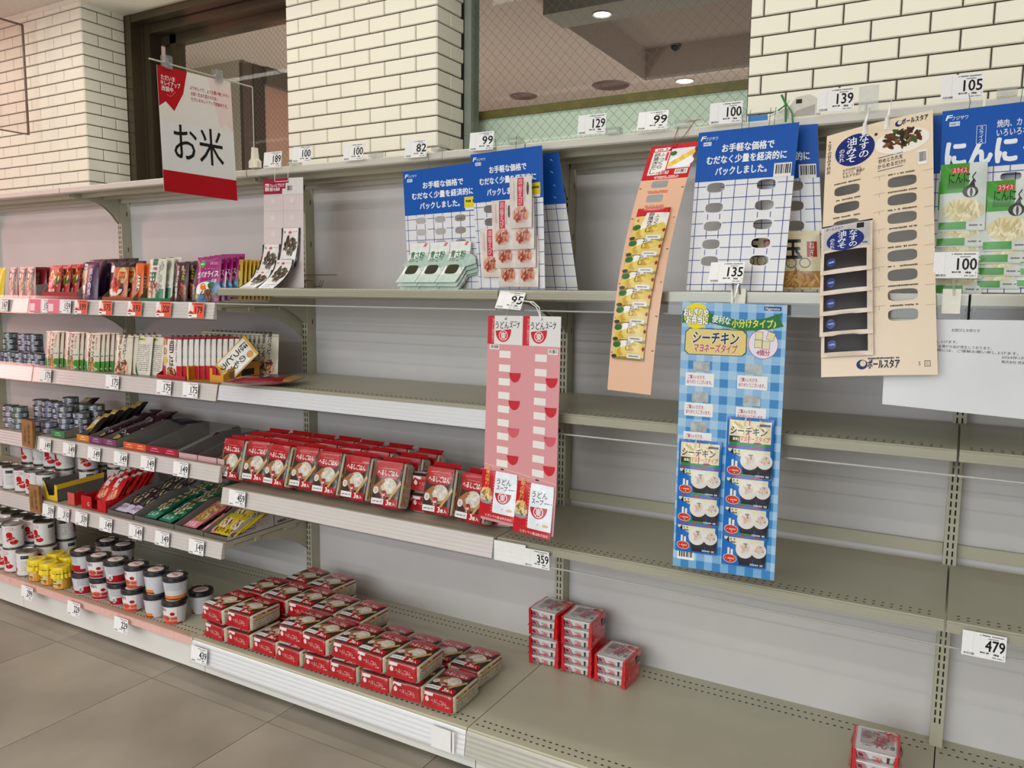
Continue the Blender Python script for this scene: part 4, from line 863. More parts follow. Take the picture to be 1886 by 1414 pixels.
# ================================================================== goods
def rbox(b, w, l, h, r, n, mats, amp=0, seed=1, pinch=0):
    """rounded box standing on z=0; mats = (top, bottom, front -y, back +y, sides)"""
    rd = random.Random(seed); ph = [rd.uniform(0, 6) for _ in range(6)]
    def sh(x, y, z):
        hw, hl, hh = w / 2, l / 2, h / 2; p = Vector((x * hw, y * hl, z * hh)); q = Vector((max(-hw + r, min(hw - r, p.x)), max(-hl + r, min(hl - r, p.y)), max(-hh + r, min(hh - r, p.z))))
        d = p - q
        if d.length > 1e-9: p = q + d.normalized() * min(r, d.length)
        k = amp * (math.sin(p.x * 90 + ph[0]) * math.sin(p.y * 80 + ph[1]) + math.sin(p.z * 150 + p.x * 60 + ph[2]) * .7)
        if pinch: p.z *= 1 - pinch * abs(y) ** 4; p.x *= 1 - pinch * .4 * abs(y) ** 6
        return p * (1 + k) + Vector((0, 0, hh))
    for ax, sg, m in ((2, 1, mats[0]), (2, -1, mats[1]), (1, -1, mats[2]), (1, 1, mats[3]), (0, 1, mats[4]), (0, -1, mats[4])):
        V = []
        for j in range(n + 1):
            for i in range(n + 1):
                u, v = math.sin((2 * i / n - 1) * PI / 2 * .999) , math.sin((2 * j / n - 1) * PI / 2 * .999)
                c = [0, 0, 0]; c[ax] = sg; c[(ax + 1) % 3] = u * sg; c[(ax + 2) % 3] = v; V.append(sh(*c))
        b.add(V, [(j * (n + 1) + i, j * (n + 1) + i + 1, (j + 1) * (n + 1) + i + 1, (j + 1) * (n + 1) + i) for j in range(n) for i in range(n)], m)
# ---- red three-packs of rice
RW, RL, RH = .121, .158, .069
RF = mat((172, 16, 28), .24, coat=.4, var=.12, scale=22, bump=.7); RB = film((60, 44, 36)); RS = film((206, 196, 172)); RWH = film((226, 222, 218))
def rice_pack(seed):
    t = thing('rice_pack', (0, 0, 0), 'red rice pack', 'rice pack', None, False)
    b = MB((20, 14)); rbox(b, RW, RL, RH, .017, 14, (RB, RWH, RF, RF, RS), .010, seed, .10)
    b.add([(-.052, -RL / 2 + .002, .034), (.052, -RL / 2 + .002, .034), (.055, -RL / 2 - .004, .012), (-.055, -RL / 2 - .004, .012)], [(0, 1, 2, 3)], RF)
    b.add([(-.052, RL / 2 - .002, .036), (.052, RL / 2 - .002, .036), (.056, RL / 2 + .012, .030), (-.056, RL / 2 + .012, .030)], [(0, 1, 2, 3)], RF)
    b.map = lambda u, v, L: ((u - 60) * .001, (77.5 - v) * .001, RH * (1 - .10 * abs((77.5 - v) / 79) ** 4) * .5 + RH * .5 + .0012 + L * .0003 - .0050 * abs((u - 60) / 60) ** 6)
    b.rect(8, 4, 112, 26, RF, .4, 6, 3); b.poly([(14, 26), (106, 26), (108, 48), (96, 58), (60, 62), (24, 58), (12, 48)], RF, .6); b.rect(34, 26, 84, 28, film((206, 120, 110)), 1.2)
    b.text('へるしごはん', 60, 42, 19, film((236, 226, 222)), 1.6, .035, 82)
    b.ell(66, 90, 40, 30, film((150, 120, 84)), .5, 20); b.ell(70, 84, 30, 26, film((206, 198, 182)), 1, 20); b.blobs(70, 82, 28, 22, [(226, 222, 212), (190, 182, 166), (214, 208, 196)], 36, seed, 1.5, .22, film)
    b.poly([(8, 92), (40, 64), (56, 68), (44, 84), (14, 98)], film((166, 106, 66)), 1.4); b.poly([(112, 62), (116, 74), (84, 128), (74, 128)], film((190, 150, 98)), 1.8)
    b.ell(22, 102, 11, 12, film((226, 218, 212)), 2, 16); b.ell(22, 102, 7, 8, film((190, 182, 178)), 2.3, 12); b.ell(56, 108, 10, 9, film((170, 30, 44)), 2, 12); b.blobs(58, 118, 20, 10, [(190, 120, 110), (226, 200, 190), (150, 60, 56)], 16, 5, 2.2, .28, film)
    b.rect(8, 128, 58, 147, film((228, 224, 222)), 1.5, 3, 1); b.scrawl(12, 138, 52, 4, film((80, 70, 70)), 2, 4, .9); b.rect(58, 126, 112, 151, RF, 1.6, 3, 1); b.text('3', 74, 138, 22, film((238, 230, 228)), 2.2, .04); b.text('食入', 92, 140, 12, film((238, 230, 228)), 2.2, .03)
    # the end that faces the aisle
    b.map = lambda u, v, L: ((u - 60) * .001, -RL / 2 - .0006 - L * .0003 + .004 * abs((u - 60) / 60) ** 6, (60 - v) * .001)
    b.rect(30, 0, 108, 1, film((206, 190, 186)), .4); b.poly([(12, 12), (44, 10), (46, 0), (14, 0)], film((226, 222, 220)), .5)
    b.poly([(16, 20), (23, 12), (30, 20), (29, 28), (23, 31), (17, 28)], film((230, 206, 204)), 1); b.text('へるしごはん', 66, 24, 14, film((226, 170, 170)), 1.2, .02, 56); b.text('3食', 96, 37, 11, film((228, 190, 188)), 1.2, .03, 17); b.scrawl(44, 34, 80, 3, film((206, 120, 120)), 1.2, 5)
    # side tables
    for sg in (1, -1):
        b.map = lambda u, v, L, s_=sg: (s_ * (RW / 2 + .0006 + L * .0003 - .004 * abs((u - 79) / 79) ** 6), s_ * (u - 79) * .001, (64 - v) * .001)
        b.rect(14, 6, 144, 12, film((150, 40, 44)), .6, 4, 1); b.poly([(20, 6), (60, 4), (52, 16), (24, 18)], film((196, 150, 90)), 1); b.rect(70, 6, 82, 20, film((214, 190, 80)), 1)
        for k in range(4):
            b.scrawl(16, 24 + 8 * k, 66, 3.2, film((84, 86, 70)), 1.2, k, .8); b.scrawl(76, 24 + 8 * k, 140, 3.2, film((96, 88, 80)), 1.2, k + 7, .75)
        b.rect(14, 20, 15, 54, film((110, 112, 90)), 1.2); b.rect(68, 20, 69, 54, film((110, 112, 90)), 1.2); b.rect(14, 20, 144, 20.8, film((110, 112, 90)), 1.2)
    b.map = None; b.build('wrapper', t); return Kind(t)
RP = [rice_pack(k) for k in (3, 8, 15)]
GP = 'red three-packs of rice'
for i in range(8):
    x = .095 + .122 * i
    for k in range(2 if i != 2 else 1):
        RP[R.randint(0, 2)].put((x + R.uniform(-.006, .006), -.500 + R.uniform(-.01, .006), Z0 + .001 + k * .0685), (R.uniform(-.03, .03) if k else 0, R.uniform(-.02, .02), R.uniform(-.10, .10)),
            'red rice pack in the pile, front row, %s, %s from the left' % (('bottom layer', 'upper layer')[k] if i != 2 else 'nothing on it', ORD[i]), GP)
    for k in range(2 if i < 5 else 1):
        RP[R.randint(0, 2)].put((x + .0 + R.uniform(-.006, .006), -.330 + R.uniform(-.006, .01), Z0 + .001 + k * .0685), (R.uniform(-.03, .03) if k else 0, R.uniform(-.02, .02), R.uniform(-.06, .06)),
            'red rice pack in the pile, back row, %s, %s from the left' % (('bottom layer', 'upper layer')[k], ORD[i]), GP)
for k, x in enumerate((.16, .29)):
    RP[k].put((x, -.165, Z0 + .001), (0, 0, .04), 'red rice pack lying behind the pile, rearmost row, %s from the left' % ORD[k], GP)
    RP[k + 1].put((x, -.170, Z0 + .0695), (0, .02, -.04), 'red rice pack atop the rearmost row of the pile, %s from the left' % ORD[k], GP)
RP[0].put((1.074, -.497, Z0 + .001), (0, 0, .03), 'red rice pack lying alone at the right end of the pile, nearest the aisle', GP)
RP[1].put((1.056, -.322, Z0 + .001), (0, 0, -.02), 'red rice pack at the right end of the pile, behind the lone front one', GP)
TL = PI / 2 - .30
for i, (x, y, rz) in enumerate(((.012, -.395, .0), (.128, -.385, .06), (.246, -.39, -.03), (.362, -.375, .02), (.486, -.39, .02), (.614, -.385, -.02), (.762, -.405, .06), (.955, -.38, .0), (1.105, -.405, -.12))):
    def lab(q): return 'red rice pack standing on the lower shelf, %s, %s from the left' % (q, ORD[i])
    RP[i % 3].put((x, y + .048, Z4 + .086), (TL + R.uniform(-.05, .05), 0, rz), lab('front row'), GP)
    if i != 7: RP[(i + 1) % 3].put((x + .01, y + .136, Z4 + .088), (TL + .02 + R.uniform(-.03, .03), 0, rz * .5), lab('second row'), GP)
    if i < 7: RP[(i + 2) % 3].put((x + .02, y + .224, Z4 + .09), (TL + .06, 0, -rz * .5), lab('third row'), GP)
for k in range(2): RP[k].put((.872, -.28, Z4 + .001 + .069 * k), (0, 0, .05 * k), 'red rice pack lying flat on the lower shelf between upright ones, %s' % ('upper', 'lower')[1 - k], GP)
RP[2].put((1.13, -.285, Z4 + .001), (0, 0, .2), 'red rice pack lying flat under the pink hanging card', GP)

# ---- white rice trios in red film
def trio():
    t = thing('rice_bowl_trio', (0, 0, 0), 'white rice trio', 'rice pack', None, False); W2, D2, HH = .0545, .062, .0318
    PW = mat((226, 222, 222), .18, coat=.6, var=.03, scale=40); RDF = mat((206, 14, 26), .2, coat=.6, var=.1, scale=40, bump=.2)
    for k in range(3):
        b = MB(); z = .001 + k * HH
        def ring(w, d, zz): return [(sx * (w - .014) + .014 * math.cos(a) , sy * (d - .014) + .014 * math.sin(a), zz) for sx, sy, a0 in ((1, 1, 0), (-1, 1, PI / 2), (-1, -1, PI), (1, -1, 3 * PI / 2)) for a in (a0, a0 + PI / 4, a0 + PI / 2)]
        rs = [ring(W2 * .74, D2 * .74, z), ring(W2 * .86, D2 * .88, z + .006), ring(W2 * .97, D2 * .97, z + HH - .007), ring(W2 + .001, D2 + .001, z + HH - .005), ring(W2 + .001, D2 + .001, z + HH - .001)]
        V = sum(rs, []); F = [(j * 12 + i, j * 12 + (i + 1) % 12, (j + 1) * 12 + (i + 1) % 12, (j + 1) * 12 + i) for j in range(4) for i in range(12)] + [tuple(range(12))[::-1], tuple(range(48, 60))]
        b.add(V, F, PW)
        b.map = lambda u, v, L: ((u - 50) * .00098, -D2 * (.985 - .12 * max(0, (v - 12) / 24) ** 2) - .001 - L * .0003, z + HH - .002 - v * .001)
        b.poly([(6, 4), (24, 5), (34, 22), (28, 28), (8, 26)], film((190, 130, 140)), .6); b.poly([(8, 8), (18, 9), (22, 18), (10, 18)], film((120, 40, 56)), 1); b.text('ごはん', 56, 12 + 2 * k, 13, film((196, 40, 52)), 1.3, .02, 26); b.text('特選', 55, 22, 9, film((200, 70, 80)), 1.3, .02, 18); b.scrawl(80, 8, 86, 3, DARK, 1.3, k); b.rect(78, 6, 84, 22, film((60, 56, 60)), 1.2); b.rect(6, 22, 26, 25, film((90, 84, 90)), 1)
        b.map = None; tr = b.build('tray', t)
    b = MB(); b.map = lambda u, v, L: ((u - 50) * .00108, (50 - v) * .00122, 3 * HH + .0015 + L * .0002); b.rect(3, 3, 97, 97, PW, 0, 2, 2)
    b.rect(14, 10, 90, 74, film((176, 170, 172)), .6); b.blobs(46, 42, 34, 26, [(150, 120, 124), (190, 170, 170), (170, 90, 100), (140, 136, 132)], 26, 5, 1, .4, film); b.text('ごはん', 62, 44, 26, film((180, 50, 64)), 2.2, .02, None, 0, True); b.scrawl(20, 80, 40, 4, film((90, 80, 84)), 2, 4); b.bars(80, 60, 94, 84, 2.2, 6)
    b.map = None; b.build('lid_film', t)
    H3 = 3 * HH
    for sg in (-1, 1):
        b = MB(); n = 8; V = []
        for j in range(n + 1):
            for i in range(n + 1):
                y, z = (2 * i / n - 1), j / n; q = (1 - abs(y) ** 2.5) * (.35 + .65 * math.sin(z * PI) ** .7)
                V.append((sg * (W2 + .0015 + .007 * q * (1 + .35 * math.sin(z * 9 + y * 4))), y * D2 * (1.02 - .06 * (1 - z)), z * H3 * (1 - .02 * abs(y))))
        F = [(j * (n + 1) + i, j * (n + 1) + i + 1, (j + 1) * (n + 1) + i + 1, (j + 1) * (n + 1) + i) for j in range(n) for i in range(n)]
        b.add(V, F, RDF)
        b.add([(sg * (W2 + .006), -D2 * .8, H3 * .42), (sg * (W2 + .010), -D2 * .95, H3 * .30), (sg * (W2 + .010), D2 * .5, H3 * .30), (sg * (W2 + .006), D2 * .6, H3 * .45)], [(0, 1, 2, 3)], RDF)
        for y in (-1, 1): b.add([(sg * W2, y * D2 * 1.01, .004), (sg * (W2 - .013), y * D2 * 1.015, .004), (sg * (W2 - .008), y * D2 * 1.015, H3), (sg * W2, y * D2 * 1.01, H3)], [(0, 1, 2, 3)], RDF)
        b.add([(sg * (W2 + .003), -D2, H3), (sg * (W2 - .006), -D2, H3 + .0018), (sg * (W2 - .006), D2, H3 + .0018), (sg * (W2 + .003), D2, H3)], [(0, 1, 2, 3)], RDF)
        if sg < 0: b.build('end_film', t)
    b.map = lambda u, v, L: (W2 + .0098 + L * .0004, (u - 50) * .0009, H3 * .92 - v * .0007); b.rect(56, 4, 92, 36, mat((54, 56, 52), .3), 1); b.scrawl(58, 20, 90, 5, film((110, 112, 106)), 1.4, 3); b.scrawl(14, 20, 50, 8, film((232, 150, 150)), 1.2, 4)
    b.map = None; b.build('end_film', t)
    b = MB(); b.tube([(W2 - .002, D2 * .62, H3 + .002), (W2 - .020, D2 * .66, H3 + .007), (W2 - .030, D2 * .48, H3 + .008), (W2 - .024, D2 * .30, H3 + .007), (W2 - .002, D2 * .30, H3 + .002)], .0022, RDF, 6); b.build('handle', t)
    return Kind(t)
TR = trio(); GT = 'white rice trios in red film'
for x, y, z, a, q in ((1.212, -.078, Z0, .03, 'bottom row left of the stack of five'), (1.338, -.080, Z0, .0, 'bottom row middle of the stack of five'), (1.464, -.088, Z0, -.04, 'bottom row right of the stack of five'), (1.210, -.074, Z0 + .0985, -.03, 'upper row left of the stack of five'), (1.336, -.084, Z0 + .0985, .04, 'upper row right of the stack of five'), (2.262, -.235, Z0, .05, 'standing alone at the bottom right of the photo')):
    TR.put((x, y, z), (0, 0, a), 'white rice trio in red film, %s' % q, GT)

# ---- lidded cups
def cup(var):
    t = thing('soup_cup', (0, 0, 0), 'cup', 'cup soup', None, False)
    h, r0, r1 = .080, .037, .0455; rr = lambda z: r0 + (r1 - r0) * z / h
    b = MB((.16, .012)); GB = mat((206, 206, 212), .3, coat=.4, var=.03); b.lathe([(r0 - .004, 0), (r0, .001), (r1, h)], GB, 32)
    RR = ink((168, 22, 36)); OR = ink((214, 110, 36)); PK = ink((228, 222, 224)); acc = RR if var < 3 else OR
    b.map = lambda a, v, L: ((rr(v) + .0004 + L * .0001) * math.cos(a), (rr(v) + .0004 + L * .0001) * math.sin(a), v)
    def band(a0, a1, z0, z1, m, L): b.rect(a0, z0, a1, z1, m, L, 14, 2)
    a = -PI / 2 - .15 + (0, .5, 1.2, .3, -.5, 1.1)[var]
    if var in (1, 3): band(a - .95, a + .95, .002, h, PK, 1); band(a - .95, a + .95, .004, .034, acc if var < 3 else ink((206, 80, 50)), 1.6); b.ell(a - .1, .026, .5, .013, ink((226, 190, 160)), 2, 20); b.ell(a - .1, .026, .42, .0105, ink((190, 60, 40)), 2.4, 20); b.ell(a + .55, .044, .22, .007, RR, 2.4, 14)
    else: band(a - 1.4, a + 1.4, .004, .018, acc, 1); band(a - .2, a + .9, .004, .034, acc, 1.4) if var in (2, 0) else band(a - 1.4, a + 1.4, .010, .013, ink((232, 160, 70)), 1.5)
    if var >= 3: band(a - 1.5, a + 1.5, .002, .008, ink((150, 36, 36)), 1.2)
    for k in range(7): b.map and b.scrawl(a - .75, .042 + .005 * k, a + .7, .0021, ink((112, 114, 126)), 2, k + var, .55) if var not in (1, 3) else None
    if var in (1, 3):
        s0 = b.map; b.sub = None; b.map = lambda u, v, L: s0(a - .35 + u * .02, .060 - v * .001, L); b.text('떡볶이' if var == 1 else '라볶이', 0, 0, 15, ink((30, 28, 32)), 3, .03, 34); b.scrawl(-14, -11, 14, 4, RR, 3, 3); b.map = s0; b.sub = (.16, .012)
    b.rect(a - .85, .03, a - .7, .07, ink((120, 120, 130)), 2) if var == 4 else None
    if var in (2,): b.bars(a - .6, .012, a - .35, .036, 2, 4)
    b.map = None; b.build('cup_body', t)
    b = MB(); LD = mat((30, 30, 34), .25, coat=.5, var=.9, scale=220); b.lathe([(.044, h - .008), (.0478, h - .007), (.0490, h + .002), (.0478, h + .010), (.0462, h + .0115), (.0440, h + .0120), (.043, h + .0095), (.001, h + .0095)], LD, 32); lid = b.build('lid', t)
    b = MB(); b.lathe([(.030, h + .0097), (.029, h + .0103), (.001, h + .0103)], ink((206, 188, 182)), 28)
    b.map = lambda u, v, L: (u * .001, -v * .001, h + .0104 + L * .0001); b.ell(0, 0, 20, 9, ink((176, 150, 144)), 1, 18); b.scrawl(-14, 0, 14, 4, ink((140, 70, 70)), 2, 4); b.map = None; b.build('lid_label', lid)
    return Kind(t)
CU = [cup(k) for k in range(6)]; n = 0; CH = .0935
for i, x in enumerate((-.765, -.650, -.535, -.420, -.302, -.185)):
    for k in range(2):
        v = i if k else (2, 1, 2, 3, 4, 3)[i]
        CU[v].put((x + R.uniform(-.004, .004), -.535 + R.uniform(-.008, .008), Z0 + .001 + k * CH), (0, 0, R.uniform(-.25, .25)), 'grey cup with black lid, front row, %s, %s from the left' % (('lower', 'upper')[k], ORD[i]), 'lidded cup soups')
for i, (x, y, k) in enumerate(((-.80, -.40, 2), (-.69, -.40, 2), (-.53, -.41, 1), (-.40, -.42, 1), (-.175, -.42, 1))):
    for q in range(k): CU[(i + 1) % 6].put((x, y, Z0 + .001 + q * CH), (0, 0, i), 'grey cup with black lid, second row, %s, %s from the left' % (('lower', 'upper')[q] if k == 2 else 'single', ORD[i]), 'lidded cup soups')

# ---- tomato cans
def can(rot):
    t = thing('tomato_can', (0, 0, 0), 'can', 'can', None, False); r, h = .042, .110
    b = MB(); MT = mat((150, 148, 142), .28, metal=1, var=.1); b.lathe([(r - .002, 0), (r + .0012, .001), (r + .0012, .004), (r - .0006, .0055), (r - .0006, h - .0055), (r + .0012, h - .004), (r + .0012, h - .001), (r - .0014, h), (r - .003, h - .004), (.028, h - .004), (.027, h - .005), (.001, h - .005)], MT, 28); b.build('can_body', t)
    b = MB((.006, .02)); WL = mat((220, 218, 218), .3, var=.02); b.lathe([(r, .006), (r, h - .006)], WL, 28)
    b.map = lambda u, v, L: ((r + .0003 + L * .00012) * math.cos(rot + u), (r + .0003 + L * .00012) * math.sin(rot + u), v); TM = ink((186, 20, 28)); s0 = b.map
    for o_ in (0, PI):
        b.map = lambda u, v, L, o=o_: s0(o + u / r, v, L)
        b.ell(-.004, .090, .016, .0075, TM, 1, 18); b.ell(-.004, .090, .0142, .006, ink((226, 214, 216)), 1.5, 18); b.scrawl(-.014, .090, .007, .003, TM, 2, 4); b.ell(-.006, .064, .013, .013, TM, 1, 14); b.blobs(-.002, .050, .018, .022, [(190, 24, 30), (160, 14, 24), (206, 60, 56)], 14, 5, 1.3, .32); b.ell(.012, .030, .017, .011, TM, 1, 14); b.blobs(.012, .030, .018, .010, [(206, 60, 56), (170, 14, 24)], 8, 3, 1.8, .3); b.rect(-.014, .036, .014, .039, ink((226, 214, 214)), 2.4)
    b.map = lambda u, v, L: s0(PI / 2 + u / r, v, L); b.rect(-.016, .080, .016, .094, ink((26, 26, 26)), 1, 4, 1); b.scrawl(-.013, .087, .013, .004, ink((150, 150, 146)), 1.5, 3)
    for k in range(8): b.scrawl(-.016, .070 - .006 * k, .016, .0022, ink((140, 140, 140)), 1, k, .8)
    b.map = lambda u, v, L: s0(-PI / 2 + u / r, v, L); b.rect(-.016, .080, .016, .094, ink((26, 26, 26)), 1, 4, 1)
    for k in range(8): b.scrawl(-.016, .070 - .006 * k, .016, .0022, ink((140, 140, 140)), 1, k, .8)
    b.map = None; b.build('paper_label', t); return Kind(t)
CN_ = [can(-2.2), can(-.9), can(-1.5)]
def cans(rows, z, lab):
    for j, (y, xs, lv) in enumerate(rows):
        for i, x in enumerate(xs):
            for k in (range(lv) if isinstance(lv, int) else lv):
                CN_[(i * 2 + j + k) % 3].put((x + R.uniform(-.003, .003), y + R.uniform(-.003, .003), z + .001 + k * .1105), (0, 0, R.uniform(-.3, .3)), 'white tomato can, %s, %s row, %s layer, %s from right' % (lab, ORD[j], ('bottom', 'upper')[k], ORD[i]), 'white tomato cans')
cans(((-.535, (-1.185, -1.28, -1.372, -1.464, -1.556), 1), (-.44, (-1.20, -1.294, -1.386, -1.478, -1.57), 2), (-.345, (-1.20, -1.294, -1.386, -1.478), 2)), Z0, 'base deck')
cans(((-.535, (-1.285, -1.38), (1,)),), Z0, 'base deck front')
cans(((-.385, (-1.262, -1.354, -1.446, -1.538, -1.63), 1), (-.29, (-1.27, -1.362, -1.454, -1.546), 2), (-.145, (-.99, -1.09, -1.19, -1.285), 2), (-.245, (-1.16,), 2)), L5, 'fifth shelf')

# ---- flat tuna cans in shrink-wrapped stacks
def tin(c):
    t = thing('tuna_tin', (0, 0, 0), 'tin', 'tin', None, False); r, h = .0335, .0262
    b = MB(); b.lathe([(r - .002, 0), (r + .0006, .0008), (r + .0006, .003), (r - .0006, .004), (r - .0006, h - .004), (r + .0006, h - .003), (r + .0006, h - .0008), (r - .002, h), (r - .003, h - .002), (.001, h - .002)], mat((150, 150, 156), .3, metal=.9, var=.1), 24); b.build('tin_body', t)
    b = MB(); b.lathe([(r - .0002, .0045), (r - .0002, h - .0045)], mat(c, .3, coat=.5, var=.06, scale=120), 24)
    b.map = lambda u, v, L: ((r + L * .0001) * math.cos(u), (r + L * .0001) * math.sin(u), v)
    for k in range(6): a = PI * k / 3; b.rect(a, .006, a + .42, h - .006, ink((222, 220, 226)), 1, 4, 1); b.scrawl(a + .05, .013, a + .4, .005, ink((60, 64, 96)), 2, k, .8); b.rect(a + .5, .009, a + .9, .012, ink((90, 84, 120)), 1, 3, 1)
    b.map = None; b.build('label_band', t); return Kind(t)
TN = [tin((122, 118, 150)), tin((150, 132, 146)), tin((104, 132, 112)), tin((112, 118, 132))]
def tins(cols, z, nm):
    for i, (x, y, n, kd) in enumerate(cols):
        for k in range(n): TN[kd].put((x, y + R.uniform(-.002, .002), z + .001 + .0264 * k), (0, 0, R.uniform(0, 6)), 'tuna tin on the %s, %s stack from the right, %s from the bottom' % (nm, ORD[i], ORD[k]), 'stacked tuna tins')
def tx(px, py, Y): return at(px, py, Y=Y).x
tins([(tx(72, 668, -.385) - .0, -.385, 2, 0), (tx(60, 668, -.385), -.385, 2, 3), (tx(43, 668, -.385), -.385, 2, 0), (tx(22, 668, -.385), -.385, 2, 3), (tx(4, 668, -.385), -.385, 2, 0),
      (tx(66, 640, -.30), -.30, 5, 3), (tx(48, 640, -.305), -.305, 5, 1), (tx(21, 640, -.30), -.30, 5, 2)], L3, 'third shelf')
tins([(-1.045, -.26, 5, 3), (-1.045, -.335, 4, 3), (-1.120, -.28, 5, 2), (-1.120, -.36, 5, 3), (-1.195, -.29, 6, 3), (-1.23, -.375, 2, 0), (-1.27, -.30, 5, 0), (-1.305, -.38, 2, 0), (-1.345, -.30, 5, 0), (-1.38, -.38, 2, 1), (-1.42, -.30, 5, 1), (-1.455, -.38, 4, 2), (-1.53, -.38, 4, 1)], L4, 'fourth shelf')

# ---- wooden plaques standing on the rails
for (px, py, z, Y, label, w_, tl) in ((51, 784, L4, -.462, 'small wooden plaque with brushed lettering in front of tuna tins', .085, .06), (65, 906, L5, -.462, 'small wooden plaque with faded lettering in front of tomato cans', .080, -.03)):
    p = at(px, py, Y=Y); t = thing('wooden_plaque', (p.x, Y, z - .03), label, 'plaque')
    b = MB(); WD = mat((150, 106, 62), .55, var=.2, scale=24, bump=.1); b.box(p.x - w_ / 2, p.x + w_ / 2, Y - .006, Y + .006, z - .055, z + .070, WD); b.build('board', t, smooth=False)
    b = MB(); b.map = lambda u, v, L: (p.x + (u - 40) * .001, Y - .0064 - L * .0002, z + .062 - v * .001); bk = mat((70, 44, 26), .7); b.text('おすすめ', 54, 56, 24, bk, 1, .01, 17, 0, True); b.text('こだわり', 24, 62, 20, bk, 1, .01, 15, 0, True); b.map = None; b.build('lettering', t, smooth=False); t.rotation_euler = (0, tl, 0)

# ---- yellow-capped jars
def jar():
    t = thing('spread_jar', (0, 0, 0), 'jar', 'jar', None, False); r = .033
    b = MB(); b.lathe([(r - .004, 0), (r, .003), (r, .05), (r - .006, .06), (r - .004, .07)], mat((206, 150, 40), .15, coat=.8), 24)
    b.map = lambda u, v, L: ((r + .0003 + L * .0002) * math.cos(u), (r + .0003 + L * .0002) * math.sin(u), v)
    for k in range(2):
        a = -2.3 + PI * k; b.rect(a, .006, a + 1.5, .044, ink((216, 200, 120)), 1, 8, 2); b.scrawl(a + .1, .034, a + .8, .007, ink((60, 70, 40)), 2, 4, .9); b.scrawl(a + .1, .022, a + 1.3, .004, ink((90, 60, 30)), 2, 5, .8); b.ell(a + 1.15, .018, .26, .009, ink((196, 120, 90)), 2, 12)
    b.map = None; b.build('jar_body', t)
    b = MB(); fn = lambda a, z: 1 + (.07 * math.sin(a * 15) + .03 * math.sin(a * 7 + 1)) * max(0, min(1, (.094 - z) / .03)); b.lathe([(.040, .048), (.037, .062), (.0345, .068), (.037, .076), (.0375, .088), (.034, .095), (.001, .0965)], mat((232, 204, 34), .4, var=.12, scale=30), 60, fn=fn); b.build('paper_cover', t)
    b = MB(); b.lathe([(.0352, .0668), (.0365, .0682), (.0352, .0696)], mat((60, 44, 26), .5), 30); b.build('cord', t)
    b = MB(); b.map = lambda u, v, L: (u * .001, v * .001, .0968 + L * .0001); b.ell(0, 0, 18, 18, ink((190, 170, 90)), 1, 18); b.scrawl(-12, 0, 12, 6, ink((120, 100, 60)), 2, 3); b.map = None; b.build('top_label', t); return Kind(t)
JR = jar()
for i, (x, y, z) in enumerate(((-1.075, -.552, Z0), (-.985, -.552, Z0), (-.895, -.552, Z0), (-1.085, -.462, Z0), (-.99, -.462, Z0), (-.90, -.462, Z0), (-1.05, -.385, Z0), (-.955, -.385, Z0))):
    JR.put((x, y, z + .001), (0, 0, R.uniform(-.4, .4)), 'amber jar with pleated yellow paper cover, %s row, %s from the left' % (('front', 'middle', 'rear')[i // 3], ORD[i % 3]), 'yellow covered jars')
# ================================================================== pouches, sachets and trays on the left bay
def pouch(name, w, h, t, base, fn, edge=None, flat=False):
    """standing pouch: thick at the foot, thin crimped top; fn prints in a 0..100 box on the face turned to the aisle"""
    root = thing(name, (0, 0, 0), name, 'pouch', None, False)
    b = MB((9, 8))
    def dep(u, v):
        a, c = 2 * u / 100 - 1, v / 100
        k = max(0, 1 - abs(a) ** 4)
        return t * k * ((min(1, c * 1.6) ** .8) if not flat else max(0, 1 - abs(2 * c - 1) ** 4))
    b.map = lambda u, v, L: ((u - 50) * .01 * w, -dep(min(max(u, 0), 100), min(max(v, 0), 100)) / 2 - .0008 - L * .0005, h * (1 - v * .01))
    b.rect(0, 0, 100, 100, base, 0, 12, 12); fn(b)
    b.map = lambda u, v, L: ((u - 50) * .01 * w, dep(u, v) / 2 + .0008, h * (1 - v * .01)); b.rect(0, 0, 100, 100, edge or base, 0, 8, 10)
    for u in (0, 100):
        b.map = None; b.add([((u - 50) * .01 * w, -.0008, 0), ((u - 50) * .01 * w, .0008, 0), ((u - 50) * .01 * w, .0008, h), ((u - 50) * .01 * w, -.0008, h)], [(0, 1, 2, 3)], edge or base)
    b.map = None; b.add([(-w / 2, -.0008, h), (w / 2, -.0008, h), (w / 2, .0008, h), (-w / 2, .0008, h)], [(0, 1, 2, 3)], edge or base)
    n = 8; V = []
    for k in range(n + 1): V += [((k / n - .5) * w, -dep(100 * k / n, 100) / 2 - .0008, 0), ((k / n - .5) * w, dep(100 * k / n, 100) / 2 + .0008, 0)]
    b.add(V, [(2 * k, 2 * k + 1, 2 * k + 3, 2 * k + 2) for k in range(n)], edge or base)
    b.build('wrapper', root); return Kind(root)
def row(kind, px, py, Y, z, label, n=1, dy=.03, dx=.0, lean=-.14, dz=0, yaw=0, group=None, cat=None):
    p = at(px, py, Y=Y)
    for k in range(n):
        o = kind.put((p.x + dx * k, Y + dy * k, z + .001 + dz * k), (lean, 0, yaw + R.uniform(-.02, .02)), label if n == 1 else label + ', %s from the front' % ORD[k], group)
        if cat: o['category'] = cat
F_ = film
food = lambda b, cols, cx=50, cy=60, rx=34, ry=20, n=40, s=3: b.blobs(cx, cy, rx, ry, cols, n, s, 1.2, .26, film)
BRN = [(150, 84, 50), (196, 130, 84), (110, 58, 38), (214, 170, 120)]
